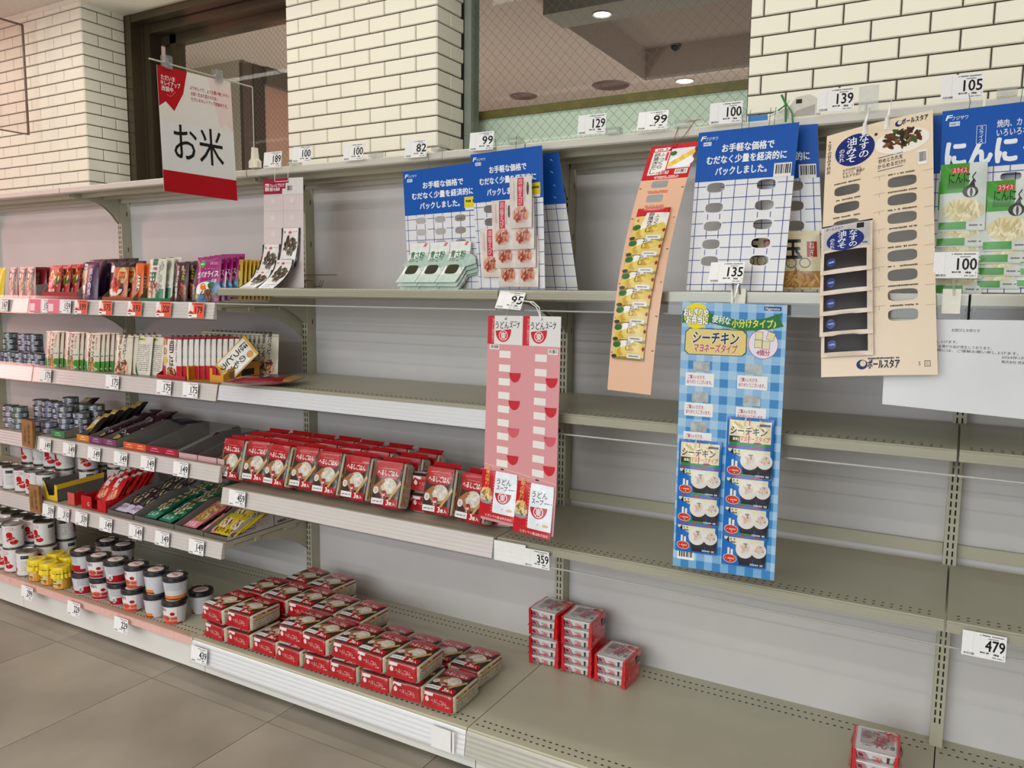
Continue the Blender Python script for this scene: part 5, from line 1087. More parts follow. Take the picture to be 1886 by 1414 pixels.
# ---- eye-level left shelf: retort pouches
def gapao(b):
    b.ell(28, 16, 13, 8.5, F_((60, 150, 50)), 1, 16); b.scrawl(20, 16, 37, 5, F_((210, 226, 200)), 1.6, 3); b.rect(58, 11, 88, 17, F_((206, 130, 170)), 1); b.rect(59, 12, 87, 16, F_((150, 30, 110)), 1.3); b.scrawl(62, 14, 86, 2.4, F_((236, 206, 220)), 1.8, 4)
    b.scrawl(40, 26, 82, 3, F_((206, 120, 170)), 1.4, 6); b.text('ガパオライス', 54, 39, 15, F_((240, 230, 238)), 2, .03, 82, -.06); b.text('の素', 84, 53, 8, F_((240, 226, 236)), 2, .01)
    b.ell(52, 78, 54, 24, F_((70, 130, 176)), .8, 26, rot=-.15); b.ell(42, 70, 32, 13, F_((236, 232, 222)), 1.6, 20, rot=-.2); b.ell(44, 67, 12, 8, F_((226, 120, 40)), 2, 14); b.blobs(66, 86, 36, 14, [(70, 40, 26), (116, 66, 36), (146, 90, 50)], 50, 5, 1.4, .2, film); b.ell(76, 64, 13, 8, F_((50, 90, 40)), 2, 9); b.ell(13, 89, 12, 8, F_((170, 190, 110)), 2.4, 14)
P = pouch('retort_pouch', .132, .168, .030, F_((146, 22, 104)), gapao)
row(P, 380, 520, -.415, L2, 'magenta basil rice pouch with fried egg picture on the second shelf', 5, .022, .006, -.12, .004, 0, 'magenta rice sauce pouches')
def flat_yellow(b): b.rect(8, 30, 92, 90, F_((226, 206, 110)), .6, 2, 3); food(b, [(200, 120, 60), (90, 120, 50), (230, 214, 150)]); b.rect(0, 0, 100, 10, F_((206, 170, 60)), 1, 3, 1); b.text('うま煮', 50, 20, 14, F_((110, 50, 20)), 1.6, .02, 56)
P = pouch('seasoning_pouch', .125, .150, .010, F_((218, 186, 74)), flat_yellow)
for k in range(8):
    P.put((-.020 + .0125 * k, -.33 + .008 * k, L2 + .012), (-.06, .03, -.50), 'slim yellow pouch standing edgewise beside the magenta pouches, %s from the left' % ORD[k], 'slim yellow pouches')
def darkbox(b):
    b.rect(6, 4, 94, 96, F_((62, 32, 34)), .4, 3, 4)
    for x, c_ in ((28, (226, 170, 180)), (62, (214, 200, 206))): b.text('肉', x, 16, 15, F_(c_), 1.6, .03)
    b.text('豚の味噌煮', 32, 58, 14, F_((226, 222, 222)), 1.8, .02, 17, 0, True); b.text('たれ', 74, 32, 16, F_((226, 206, 90)), 1.8, .02, 18, 0, True); food(b, [(140, 66, 46), (180, 100, 66), (90, 44, 34)], 74, 74, 20, 20)
P = pouch('retort_pouch', .076, .152, .024, F_((56, 30, 32)), darkbox)
row(P, 332, 520, -.412, L2, 'dark brown stew pouch with white brush lettering on the second shelf', 3, .028, .016, -.10, .003, 0, 'dark brown stew pouches')
def greenpouch(b):
    b.rect(24, 0, 52, 16, F_((30, 104, 70)), 1); b.rect(18, 16, 66, 32, F_((214, 206, 200)), 1.2); b.scrawl(22, 24, 62, 8, F_((150, 50, 50)), 1.8, 4); b.rect(14, 32, 54, 56, F_((28, 92, 70)), 1); b.scrawl(18, 40, 50, 7, F_((226, 232, 226)), 1.6, 5); b.scrawl(18, 50, 50, 7, F_((226, 232, 226)), 1.6, 8)
    b.text('梅しそ豆', 78, 42, 17, F_((40, 36, 36)), 2.2, .06, 20, .5, True); b.text('梅しそ豆', 78, 42, 17, F_((236, 232, 226)), 2.8, .0, 20, .5, True); food(b, [(170, 100, 90), (206, 150, 130), (130, 70, 60), (220, 190, 150)], 44, 74, 36, 20); b.rect(66, 72, 96, 100, F_((36, 120, 84)), 1.6); b.text('煮物', 56, 84, 13, F_((230, 230, 226)), 2.4, .02, 14, 0, True); b.ell(14, 78, 16, 14, F_((196, 176, 130)), 1.6, 14)
P = pouch('retort_pouch', .104, .166, .028, F_((206, 204, 186)), greenpouch)
row(P, 286, 520, -.412, L2, 'cream and green simmered dish pouch on the second shelf', 3, .026, .010, -.12, .004, 0, 'cream and green pouches')
def redpot(b):
    b.rect(0, 0, 100, 14, F_((30, 26, 28)), .8, 3, 1); b.rect(0, 14, 26, 60, F_((30, 26, 28)), .6, 1, 2); b.rect(4, 10, 26, 28, F_((226, 222, 220)), 1.4); b.ell(74, 36, 22, 22, F_((206, 190, 130)), 1, 20); b.rect(58, 26, 90, 44, F_((196, 66, 34)), 1.5); b.text('カレー', 74, 34, 10, F_((236, 200, 110)), 2, .02, 26); b.text('ゴロリ', 74, 48, 9, F_((50, 36, 30)), 2, .03, 26)
    b.ell(44, 70, 46, 26, F_((60, 30, 22)), .9, 24); b.ell(44, 72, 40, 18, F_((226, 220, 214)), 1.2, 24, 0, PI); food(b, [(196, 50, 30), (166, 34, 24), (220, 96, 56)], 44, 62, 36, 18, 36); b.rect(0, 88, 100, 100, F_((176, 84, 44)), 1.2, 3, 1)
P = pouch('retort_pouch', .116, .156, .028, F_((190, 96, 52)), redpot)
row(P, 216, 520, -.412, L2, 'orange red stew pouch with black top on the second shelf', 3, .028, .014, -.12, .003, 0, 'orange red stew pouches')
def orangep(b): b.text('海', 50, 52, 44, F_((40, 36, 36)), 2, .08); b.text('海', 50, 52, 44, F_((236, 230, 220)), 2.6, .02)
P = pouch('retort_pouch', .050, .150, .010, F_((222, 104, 44)), orangep)
row(P, 254, 520, -.40, L2, 'narrow orange pouch between red and green pouches', 2, .02, .01, -.1, 0, 0, 'narrow orange pouches')
def purple(b):
    b.poly([(0, 0), (44, 0), (38, 100), (0, 100)], F_((40, 34, 42)), .5); b.rect(14, 6, 34, 20, F_((220, 214, 220)), 1.2); b.text('角煮', 24, 13, 8, F_((60, 50, 60)), 1.8, .01, 16); b.rect(4, 22, 40, 48, F_((206, 180, 160)), 1); food(b, [(150, 100, 80), (206, 160, 130), (96, 60, 50)], 24, 62, 22, 26)
    b.rect(22, 58, 42, 84, F_((226, 220, 214)), 1.8); b.text('豚の角煮', 64, 54, 18, F_((50, 36, 60)), 2, .07, 20, -.1, True); b.text('豚の角煮', 64, 54, 18, F_((228, 226, 236)), 2.6, .01, 20, -.1, True); b.rect(44, 86, 70, 98, F_((60, 70, 110)), 1.6)
P = pouch('retort_pouch', .112, .158, .030, F_((74, 40, 78)), purple)
row(P, 164, 520, -.412, L2, 'purple braised pork pouch with white brush lettering on the second shelf', 1, .03, .0, -.1)
def dkpurple(b): b.rect(10, 10, 90, 40, F_((62, 36, 70)), .6); b.scrawl(40, 40, 70, 12, F_((110, 96, 80)), 1.2, 4); b.rect(0, 0, 100, 6, F_((24, 20, 26)), 1, 3, 1)
P = pouch('retort_pouch', .118, .170, .026, F_((48, 28, 56)), dkpurple)
row(P, 176, 510, -.36, L2, 'plain dark purple pouch behind the braised pork pouch', 4, .030, .028, -.10, .003, 0, 'dark purple pouches')
def redchili(b):
    b.rect(0, 0, 100, 8, F_((206, 50, 50)), 1, 3, 1); food(b, [(226, 190, 120), (196, 80, 40), (150, 50, 30), (214, 150, 70)], 50, 32, 46, 22); b.ell(40, 52, 26, 20, F_((196, 40, 44)), 2.6, 18); b.text('ごま', 40, 47, 15, F_((236, 206, 190)), 3.2, .03, 32); b.text('豆乳', 40, 58, 12, F_((236, 206, 190)), 3.2, .03, 28); b.blobs(80, 44, 22, 16, [(220, 206, 130), (120, 130, 60), (60, 40, 30)], 20, 7, 1.8, .4, film)
    b.rect(0, 72, 100, 100, F_((176, 26, 30)), 1.4, 3, 2); b.text('鍋の素', 52, 78, 14, F_((230, 226, 220)), 2.4, .03, 44); b.rect(10, 88, 74, 96, F_((220, 110, 40)), 2)
P = pouch('hot_pot_pouch', .094, .146, .020, F_((170, 34, 36)), redchili)
row(P, 96, 520, -.412, L2, "red hot pot pouch in the second shelf's open box", 4, .026, .026, -.16, .003, 0, 'red hot pot pouches')
def matsu(b):
    b.rect(6, 4, 94, 34, F_((214, 170, 160)), .5); b.ell(30, 28, 22, 14, F_((40, 34, 34)), 1, 14); b.ell(30, 28, 15, 9, F_((226, 206, 180)), 1.4, 14); b.rect(40, 6, 92, 24, F_((150, 50, 70)), .9); b.scrawl(46, 14, 88, 9, F_((240, 226, 226)), 1.6, 3)
    food(b, [(196, 160, 120), (220, 190, 160), (150, 100, 70), (226, 170, 160)], 44, 70, 36, 26, 44); b.text('松茸ごはん', 80, 50, 17, F_((34, 28, 30)), 2, .06, 20, 0, True); b.text('松茸ごはん', 80, 50, 17, F_((232, 224, 218)), 2.6, .0, 18, 0, True); b.rect(66, 74, 96, 92, F_((206, 96, 120)), 1.2)
P = pouch('mushroom_rice_box', .064, .140, .022, F_((196, 150, 136)), matsu, F_((120, 22, 34)))
for k, px in enumerate((24, 42, 57)): row(P, px, 520, -.41, L2, 'pinkish mushroom rice packet with vertical brush lettering, %s of three from the left' % ORD[k], 1, .03, 0, -.05, 0, 0, 'mushroom rice packets')
def maroon(b): b.text('松茸', 46, 42, 26, F_((200, 170, 160)), 1.4, .02, None, 0, True); b.rect(36, 60, 70, 62, F_((206, 180, 170)), 1.2)
P = pouch('mushroom_rice_box', .090, .140, .018, F_((116, 22, 34)), maroon)
row(P, 72, 520, -.375, L2, 'maroon side of a rice packet behind the grey divider', 2, .03, .01, -.03, 0, .2, 'maroon rice packets')
def yel(b): b.text('カレー', 40, 50, 26, F_((60, 50, 20)), 1.4, .03, None, 0, True); b.rect(8, 80, 80, 94, F_((206, 90, 30)), 1)
P = pouch('curry_box', .080, .140, .02, F_((226, 196, 30)), yel)
row(P, -4, 520, -.41, L2, 'yellow packet at the left edge of the photo, second shelf', 1)
GC = mat((150, 142, 134), .6, var=.03); BX = mat((118, 92, 64), .6, var=.05)
def slant_box(name, x0, x1, y0, y1, z, hf, hb, m, label, front=None, ffn=None, wall=.0016, cat='display box', side=None, sfn=None, inner=None, cut=.55, group=None):
    """open cardboard tray: low front, tall back, sloping sides"""
    t = thing(name, ((x0 + x1) / 2, (y0 + y1) / 2, z), label, cat, group)
    b = MB(); im = inner or m; z += .0015
    b.box(x0, x1, y0, y1, z, z + wall, im); b.box(x0, x1, y1 - wall, y1, z, z + hb, im)
    ym = y0 + (y1 - y0) * cut
    for xa, q in ((x0, 0), (x1 - wall, 1)): b.prism([(y0, z), (y1, z), (y1, z + hb), (ym, z + hb), (y0, z + hf)], xa, xa + wall, 0, (side or m) if q else m)
    b.build('tray_body', t, smooth=False)
    b = MB(); b.box(x0, x1, y0 - wall, y0, z, z + hf, front or m)
    if ffn:
        b.map = lambda u, v, L: (x0 + (x1 - x0) * u / 100, y0 - wall - .0002 - L * .0002, z + hf * (1 - v / 100)); ffn(b); b.map = None
    b.build('front_flap', t, smooth=False)
    if sfn:
        b = MB(); b.map = lambda u, v, L: (x1 + .0003 + L * .0002, y0 + (y1 - y0) * u / 100, z + hb * (1 - v / 100)); sfn(b); b.map = None; b.build('side_print', t, smooth=False)
    return t
def X(px, py, Y): return at(px, py, Y=Y).x
slant_box('display_box', X(80, 540, -.42), X(137, 540, -.42) + .03, -.425, -.26, L2, .030, .095, mat((150, 132, 122), .6), 'open box holding red hot pot pouches, red front, grey side', mat((150, 24, 28), .5), None, side=GC, cut=.35)
slant_box('display_box', X(191, 540, -.42), X(248, 540, -.42), -.426, -.25, L2, .012, .075, BX, 'brown box holding orange red stew pouches', mat((166, 82, 44), .5), cut=.4)
slant_box('display_box', X(258, 540, -.42), X(312, 540, -.42) + .012, -.426, -.25, L2, .010, .085, BX, 'brown box holding cream and green pouches', mat((36, 118, 82), .5), cut=.4)
p = at(73, 535, Y=-.42); b = MB(); b.prism([(-.43, L2 + .001), (-.30, L2 + .001), (-.30, L2 + .10), (-.36, L2 + .07), (-.43, L2 + .06)], p.x - .01, p.x - .008, 0, clear((214, 210, 208), .3, .1, .25)); tag(b.build('shelf_divider', None, origin=(p.x, -.36, L2)), 'clear grey divider between mushroom rice packets and red pouches', 'divider')
b = MB()
y0 = -.18
for dy in (0, .012): b.tube([(.10, y0 + dy, 1.448), (.10, y0 + dy, 1.475), (.125, y0 + dy, 1.478), (.135, y0 + dy, 1.455), (.165, y0 + dy, 1.455), (.175, y0 + dy, 1.478), (.215, y0 + dy, 1.478), (.225, y0 + dy, 1.455), (.255, y0 + dy, 1.455), (.265, y0 + dy, 1.478)], .0015, mat((130, 90, 70), .5), 5)
b.tube([(.09, y0 + .05, 1.5), (.30, y0 + .05, 1.5)], .0018, mat((130, 110, 96), .5), 5); tag(b.build('wire_rack', None, origin=(.18, y0, 1.447)), 'low thin wire rack standing behind the dried herb strips', 'rack')
b = MB(); b.tube([(-.005, -.40, 1.45), (.022, -.415, 1.505)], .0022, WHITE, 6); b.box(-.012, .004, -.405, -.395, 1.40, 1.45, CLEAR); tag(b.build('shelf_divider', None, origin=(0, -.4, 1.4)), 'thin white divider arm in front of slim yellow pouches', 'divider')

# ---- third shelf: seasoning sachets
def cabbage(b):
    for k in range(14): b.rect(4 + 7 * k, 3, 7 + 7 * k, 5, F_((150, 120, 90)), 1)
    b.text('キャベツの', 60, 38, 14.5, F_((36, 30, 32)), 2, .02, 17, .06, True); b.text('ガリバタ醤油炒め', 38, 50, 12.5, F_((36, 30, 32)), 2, .02, 16, .03, True); b.text('香ばしい', 82, 26, 9, F_((206, 110, 110)), 1.6, .01, None, 0, True); b.ell(12, 54, 15, 14, F_((226, 190, 180)), .8, 14); b.ell(84, 56, 13, 7, F_((206, 210, 196)), 1.2, 12); b.scrawl(66, 60, 96, 4, F_((110, 110, 96)), 1.4, 4)
    b.rect(0, 74, 22, 100, F_((64, 140, 50)), 1, 2, 3); b.rect(76, 74, 100, 100, F_((64, 140, 50)), 1, 2, 3); b.ell(84, 94, 7, 3, F_((200, 216, 180)), 1.6, 10); b.blobs(52, 84, 24, 17, [(206, 150, 80), (170, 110, 50), (226, 196, 130), (120, 130, 60)], 36, 5, 1.4, .3, film)
P = pouch('seasoning_sachet', .100, .160, .012, F_((220, 208, 190)), cabbage, None, True)
for k, px in enumerate((93, 129, 167)):
    row(P, px, 640, -.412, L3, 'cabbage seasoning sachet, %s of three facings from the left' % ORD[k], 5 if k == 2 else 3, .012, .014, -.10, .001, 0, 'cabbage seasoning sachets')
def pork(b):
    for k in range(14): b.rect(4 + 7 * k, 4, 7 + 7 * k, 6, F_((110, 100, 80)), 1)
    b.text('豚バラピーマン', 62, 42, 13.5, F_((36, 30, 30)), 2, .02, 17, .05, True); b.text('甘辛しょうゆ', 34, 38, 13, F_((36, 30, 30)), 2, .02, 16, -.06, True); b.blobs(46, 82, 44, 24, [(150, 84, 60), (206, 150, 120), (110, 54, 40), (226, 190, 160)], 50, 4, 1.2, .24, film); b.rect(6, 14, 10, 40, F_((130, 120, 100)), 1.2)
P = pouch('seasoning_sachet', .108, .160, .012, F_((216, 208, 190)), pork, None, True)
row(P, 224, 650, -.415, L3, 'cream pork and pepper seasoning sachet behind clear divider', 6, .013, .018, -.12, .001, 0, 'pork seasoning sachets')
def white_back(b):
    b.rect(4, 4, 60, 10, F_((190, 196, 60)), 1.2); b.scrawl(10, 7, 50, 3, F_((60, 70, 30)), 1.8, 3)
    for k in range(14): b.scrawl(20, 22 + 5 * k, 92, 2.2, F_((130, 130, 124)), 1, k, .8)
    b.poly([(0, 100), (0, 52), (16, 58), (36, 100)], F_((30, 96, 60)), 1.3)
P = pouch('seasoning_sachet', .112, .158, .010, F_((222, 216, 204)), white_back, None, True)
row(P, 258, 650, -.40, L3, 'white printed back of a sachet leaning between other sachets', 1, .02, .0, -.15, 0, 0)
row(P, 280, 650, -.385, L3, 'second white sachet back leaning left of the mixed rice sachets', 1, .02, .0, -.16, 0, 0)
def gomoku(b):
    b.rect(0, 0, 100, 5, F_((150, 24, 36)), 1, 3, 1); b.rect(0, 5, 26, 20, F_((150, 110, 50)), 1); b.ell(13, 34, 11, 9, F_((130, 96, 40)), 1.2, 16); b.ell(13, 34, 8, 6, F_((180, 150, 80)), 1.6, 14); b.rect(26, 5, 100, 76, F_((226, 220, 214)), .8, 3, 3); b.text('五目ごはん', 52, 42, 19, F_((30, 26, 28)), 2, .03, 22, 0, True); b.text('大豆たっぷり', 78, 32, 9.5, F_((60, 50, 50)), 1.8, .01, None, 0, True); b.ell(18, 56, 13, 8, F_((226, 180, 40)), 1.6, 12)
    b.rect(0, 70, 18, 100, F_((196, 36, 48)), 1.2, 1, 2); b.rect(78, 68, 100, 100, F_((196, 36, 48)), 1.2, 1, 2); b.blobs(48, 86, 30, 15, [(150, 70, 40), (206, 120, 60), (226, 190, 130), (110, 50, 30)], 40, 6, 1.4, .28, film)
P = pouch('seasoning_sachet', .108, .164, .011, F_((212, 200, 190)), gomoku, F_((196, 186, 178)), True)
row(P, 316, 650, -.418, L3, 'white and red mixed rice sachet with bold vertical lettering', 11, .0105, .020, -.05, .0006, 0, 'mixed rice sachets')
row(P, 412, 650, -.30, L3, 'mixed rice sachet standing deep on the shelf behind the leaning yellow one', 1, .02, 0, -.2)
P2 = pouch('seasoning_sachet', .104, .16, .010, F_((206, 200, 180)), pork, None, True)
for k in range(14): P2.put((-.30 + .024 * k, -.235 + .001 * k, L3 + .02), (-.08, 0, .12), 'rear row sachet seen only by its top edge, %s from the left' % ORD[k], 'rear row sachets')
def hanpen(b): b.rect(6, 6, 94, 94, F_((222, 220, 214)), .6, 3, 4); b.text('ほうとう', 36, 50, 22, F_((30, 28, 28)), 2, .03, 26, 0, True); b.text('のもと', 70, 56, 20, F_((30, 28, 28)), 2, .03, 24, 0, True); b.ell(78, 16, 14, 9, F_((196, 140, 40)), 1.4, 14); b.rect(0, 0, 100, 5, F_((206, 160, 40)), 1.2, 3, 1); food(b, [(206, 160, 60), (226, 200, 120)], 40, 92, 30, 8)
P = pouch('seasoning_sachet', .100, .165, .012, F_((200, 160, 56)), hanpen, None, True)
P.put((-.055, -.385, L3 + .030), (-.35, .72, 0), 'white and yellow noodle sachet leaning diagonally over the orange box', 'leaning noodle sachet')
ORB = mat((206, 142, 40), .5, var=.06)
t = thing('display_box', (-.10, -.36, L3), 'orange cut-out box on the third shelf in front of the leaning sachet', 'display box'); b = MB(); z = L3 + .002
x0, x1 = X(345, 700, -.424), X(402, 700, -.424); x2 = X(388, 700, -.424)
b.box(x0, x0 + .012, -.427, -.425, z, z + .055, ORB); b.box(x2, x2 + .014, -.427, -.425, z, z + .055, ORB); b.box(x2 + .014, x1 + .03, -.427, -.425, z, z + .030, ORB); b.box(x0, x1 + .03, -.425, -.25, z, z + .0016, ORB)
b.prism([(-.427, z), (-.25, z), (-.25, z + .075), (-.36, z + .07), (-.427, z + .03)], x1 + .03, x1 + .0316, 0, ORB); b.box(x0, x1 + .03, -.252, -.25, z, z + .075, mat((110, 80, 40), .6)); b.prism([(-.427, z), (-.25, z), (-.25, z + .075), (-.427, z + .05)], x0, x0 + .0016, 0, ORB); b.build('box_body', t, smooth=False)
b = MB(); b.map = lambda u, v, L: (x1 + .032 + L * .0002, -.427 + .177 * u / 100, z + .075 * (1 - v / 100)); b.ell(26, 62, 12, 20, ink((150, 110, 50)), 1, 16); b.poly([(48, 40), (84, 34), (84, 90), (50, 92)], DARK, 1); b.map = None; b.build('side_print', t, smooth=False)
RBX = slant_box('display_box', X(290, 700, -.424), X(343, 700, -.424), -.426, -.24, L3, .014, .06, mat((176, 28, 38), .5), 'red card box holding the mixed rice sachets', mat((196, 40, 50), .4), cut=.5)
def bag(b): b.rect(0, 0, 100, 12, F_((206, 160, 60)), .8, 3, 1); b.text('カレー', 46, 44, 26, F_((226, 220, 210)), 2, .05, 64); b.ell(46, 44, 40, 14, F_((40, 24, 26)), 1.2, 18); b.blobs(50, 80, 40, 16, [(206, 160, 60), (150, 60, 40), (90, 100, 90)], 16, 3, 1.3, .3, film)
P = pouch('snack_bag', .17, .24, .030, F_((130, 24, 34)), bag, None, True)
q0 = at(430, 700, Z=Z3 + .015); o = P.put((q0.x, q0.y, Z3 + .017), (-PI / 2 + .02, 0, -1.12), 'dark red and gold bag lying flat at the left end of the middle shelf'); o['category'] = 'bag'

# ---- fourth and fifth shelf: grey display trays of packets
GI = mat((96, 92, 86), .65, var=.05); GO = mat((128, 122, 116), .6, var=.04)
def stick(fn, w, l, base, name='snack_packet', t=.012): return pouch(name, w, l, t, base, fn, None, True)
def lay(kind, xs, y0, z0, n, dy, slope, label, group, rz=0, dz=.006):
    for i, x in enumerate(xs):
        for k in range(n): kind.put((x + R.uniform(-.004, .004), y0 + dy * k, z0 + dz * k), (-PI / 2 + slope + R.uniform(-.06, .06), R.uniform(-.06, .06), rz + R.uniform(-.06, .06)), label + (', %s from the front' % ORD[k]) + (', %s column' % ORD[i] if len(xs) > 1 else ''), group)
def front_logo(c): 
    def f(b): b.rect(0, 0, 100, 100, ink(c), 0, 1, 1); b.ell(50, 40, 16, 16, ink(tuple(min(255, q + 60) for q in c)), 1, 12); b.rect(26, 66, 74, 78, ink(tuple(min(255, q + 80) for q in c)), 1)
    return f
for k, (a, e, c_, nm) in enumerate(((97, 121, (70, 130, 80), 'green'), (144, 166, (214, 134, 60), 'orange'), (167, 191, (124, 70, 104), 'purple left'), (192, 216, (124, 70, 104), 'purple right'), (230, 271, (214, 92, 56), 'vermilion'), (273, 330, (160, 40, 60), 'crimson'))):
    py = 806 + (a + e) * .5 * .155 - 14
    x0, x1 = X(a, py, -.425), X(e, py, -.425); m2 = k in (4, 5)
    f1 = front_logo(c_)
    def ff(b, m2=m2, c_=c_):
        b.rect(0, 0, 100, 100, ink(c_), 0, 1, 1)
        for q in ((25, 75) if m2 else (50,)): s_ = 12 if m2 else 20; l2 = tuple(min(255, v + 70) for v in c_); b.ell(q, 40, s_, 18, ink(l2), 1, 12, PI, 2 * PI); b.rect(q - s_ * 1.2, 60, q + s_ * 1.2, 72, ink(l2), 1)
    sp = None
    if k == 5:
        def sp(b): b.ell(62, 34, 8, 20, ink((130, 30, 44)), 1, 16); b.text('たまご', 78, 40, 24, ink((80, 76, 74)), 1, .02, 14); b.text('豆腐', 92, 44, 40, ink((50, 46, 46)), 1, .02, 12, 0, True)
    slant_box('display_tray', x0, x1, -.428, -.12, L4, .030, .085, GO, 'open grey card tray with %s front on the fourth shelf' % nm, ink(c_), ff, inner=GI, side=GO if k != 5 else mat((170, 164, 160), .5), sfn=sp, cut=.72)
x0 = X(331, 845, -.425)
for k in range(3):
    a = x0 + .11 * k + .003; slant_box('display_tray', a, min(a + .105, -.006), -.428, -.12, L4, .022, .075, mat((120, 112, 108), .6), "empty low grey tray at the fourth shelf's right end, %s from the left" % ORD[k], mat((206, 160, 166), .5), None, inner=GI, cut=.7)
def egg(b): b.rect(0, 0, 100, 30, F_((60, 22, 40)), .8, 3, 1); b.text('たまごスープ', 50, 40, 22, F_((226, 224, 220)), 2, .03, 88, .3); b.ell(46, 76, 40, 18, F_((40, 34, 30)), 1.2, 20); b.ell(46, 76, 34, 14, F_((206, 180, 90)), 1.6, 20); food(b, [(226, 206, 130), (190, 160, 70), (110, 130, 60)], 46, 76, 30, 11, 24)
KE = stick(egg, .086, .11, F_((46, 26, 34)))
for px, nm in ((176, 'left'), (203, 'right')): lay(KE, [X(px, 820, -.40)], -.395, L4 + .014, 7, .034, .42, 'dark egg soup packet in the %s purple tray' % nm, 'dark egg soup packets', 0, .007)
def gold(b): b.rect(0, 0, 60, 100, F_((206, 170, 70)), .8, 3, 4); b.text('味噌', 30, 30, 26, F_((230, 226, 230)), 1.6, .04); food(b, [(226, 190, 80), (190, 140, 40)], 40, 70, 30, 20, 20)
KG = stick(gold, .080, .115, F_((34, 28, 26)))
lay(KG, [X(152, 800, -.40)], -.385, L4 + .012, 6, .042, .75, 'black and gold soup packet in the orange tray', 'black and gold soup packets', 0, .008)
lay(KG, [X(120, 760, -.25) ], -.22, L4 + .06, 2, .04, .4, 'black soup packet deep in the green tray', 'black soup packets', .3, .012)
KB = stick(dkpurple, .09, .12, F_((40, 34, 44)))
lay(KB, [X(372, 770, -.14)], -.20, L4 + .088, 1, .03, .1, 'dark packet lying on the back edge of the crimson tray', 'lone dark packet', 1.3)
# fifth shelf
YL = mat((226, 186, 40), .45, var=.04)
x0, x1 = X(83, 920, -.425), X(107, 925, -.425)
t = thing('display_box', (x0, -.36, L5), 'yellow edged cut-out box on the fifth shelf left of the red box', 'display box'); b = MB(); z = L5 + .002
b.prism([(x0, z), (x1, z), (x1, z + .075), (x1 - .018, z + .075), (x1 - .022, z + .026), (x0 + .034, z + .02), (x0 + .012, z + .07), (x0, z + .085)], -.4275, -.426, 1, YL); b.prism([(-.426, z), (-.20, z), (-.20, z + .09), (-.426, z + .075)], x1 - .0016, x1, 0, GI); b.prism([(-.426, z + .055), (-.20, z + .068), (-.20, z + .092), (-.426, z + .077)], x1, x1 + .0006, 0, YL)
b.prism([(-.426, z), (-.20, z), (-.20, z + .09), (-.426, z + .085)], x0, x0 + .0016, 0, GI); b.box(x0, x1, -.426, -.20, z, z + .0016, GI); b.box(x0, x1, -.202, -.20, z, z + .09, GI); b.build('box_body', t, smooth=False)
RD = mat((190, 22, 30), .4, var=.05)
xa, xb, xc, xd = X(126, 918, -.425), X(138, 920, -.425), X(151, 925, -.425), X(196, 938, -.425)
b = MB(); b.box(xa, xb, -.428, -.426, z, z + .055, mat((206, 90, 80), .5)); b.prism([(-.426, z), (-.38, z), (-.38, z + .06), (-.426, z + .055)], xb - .0016, xb, 0, RD); tag(b.build('card_flap', None, origin=((xa + xb) / 2, -.42, z)), 'pale red card flap standing alone between yellow and red boxes', 'card flap')
t = thing('display_box', ((xc + xd) / 2, -.36, L5), 'bright red cut-out box of small red packets on the fifth shelf', 'display box'); b = MB(); xm = xc + (xd - xc) * .42; xn = xc + (xd - xc) * .66
b.box(xc, xm, -.428, -.426, z, z + .056, RD); b.box(xn, xd, -.428, -.426, z, z + .05, RD); b.box(xm, xn, -.428, -.426, z, z + .006, RD); b.prism([(-.426, z), (-.22, z), (-.22, z + .065), (-.426, z + .05)], xd - .0016, xd, 0, RD); b.prism([(-.426, z), (-.22, z), (-.22, z + .065), (-.426, z + .056)], xc, xc + .0016, 0, RD); b.box(xc, xd, -.426, -.22, z, z + .0016, RD); b.box(xc, xd, -.222, -.22, z, z + .065, RD); b.build('box_body', t, smooth=False)
b = MB(); b.map = lambda u, v, L: (xc + u * .001, -.4283 - L * .0002, z + .056 - v * .001); b.text('G', (xm - xc) * 700, 34, 22, ink((226, 170, 160)), 1, .03); b.map = None; b.build('lettering', t, smooth=False)
def redp(b): b.rect(20, 0, 60, 40, F_((226, 210, 206)), .8); b.scrawl(24, 18, 58, 12, F_((60, 30, 30)), 1.4, 3); food(b, [(190, 110, 50), (226, 180, 110), (120, 50, 30)], 50, 70, 40, 26, 24)
KR = stick(redp, .075, .12, F_((196, 24, 32)))
lay(KR, [(xc + xd) / 2 - .03, (xc + xd) / 2 + .04], -.385, L5 + .03, 6, .03, .9, 'shiny red soup packet in the red box', 'shiny red soup packets', 0, .004)
def tray5(a, e, pya, pye, c_front, label, side=None, sfn=None, y1=-.16, hb=.085, hf=.020):
    x0, x1 = X(a, pya, -.425), X(e, pye, -.425); slant_box('display_tray', x0, x1, -.428, y1, L5, hf, hb, GO, label, c_front, None, inner=GI, side=side, sfn=sfn, cut=.66); return x0, x1
x0, x1 = tray5(200, 246, 940, 952, GI, 'grey card tray of purple soup packets on the fifth shelf')
def purp(b): b.rect(0, 60, 100, 100, F_((220, 206, 226)), .8, 3, 2); b.text('みそ汁', 40, 78, 20, F_((90, 60, 120)), 1.6, .03, 60); food(b, [(90, 110, 60), (206, 190, 130), (60, 40, 70)], 50, 36, 40, 26, 30); b.rect(0, 0, 100, 8, F_((40, 24, 50)), 1, 3, 1)
KP = stick(purp, .078, .12, F_((70, 50, 76)))
lay(KP, [x0 + (x1 - x0) * .28, x0 + (x1 - x0) * .74], -.40, L5 + .012, 7, .036, .36, 'purple miso soup packet in the grey tray', 'purple miso soup packets', 0, .009)
x0, x1 = tray5(250, 322, 953, 972, GI, 'grey card tray of green soup packets on the fifth shelf')
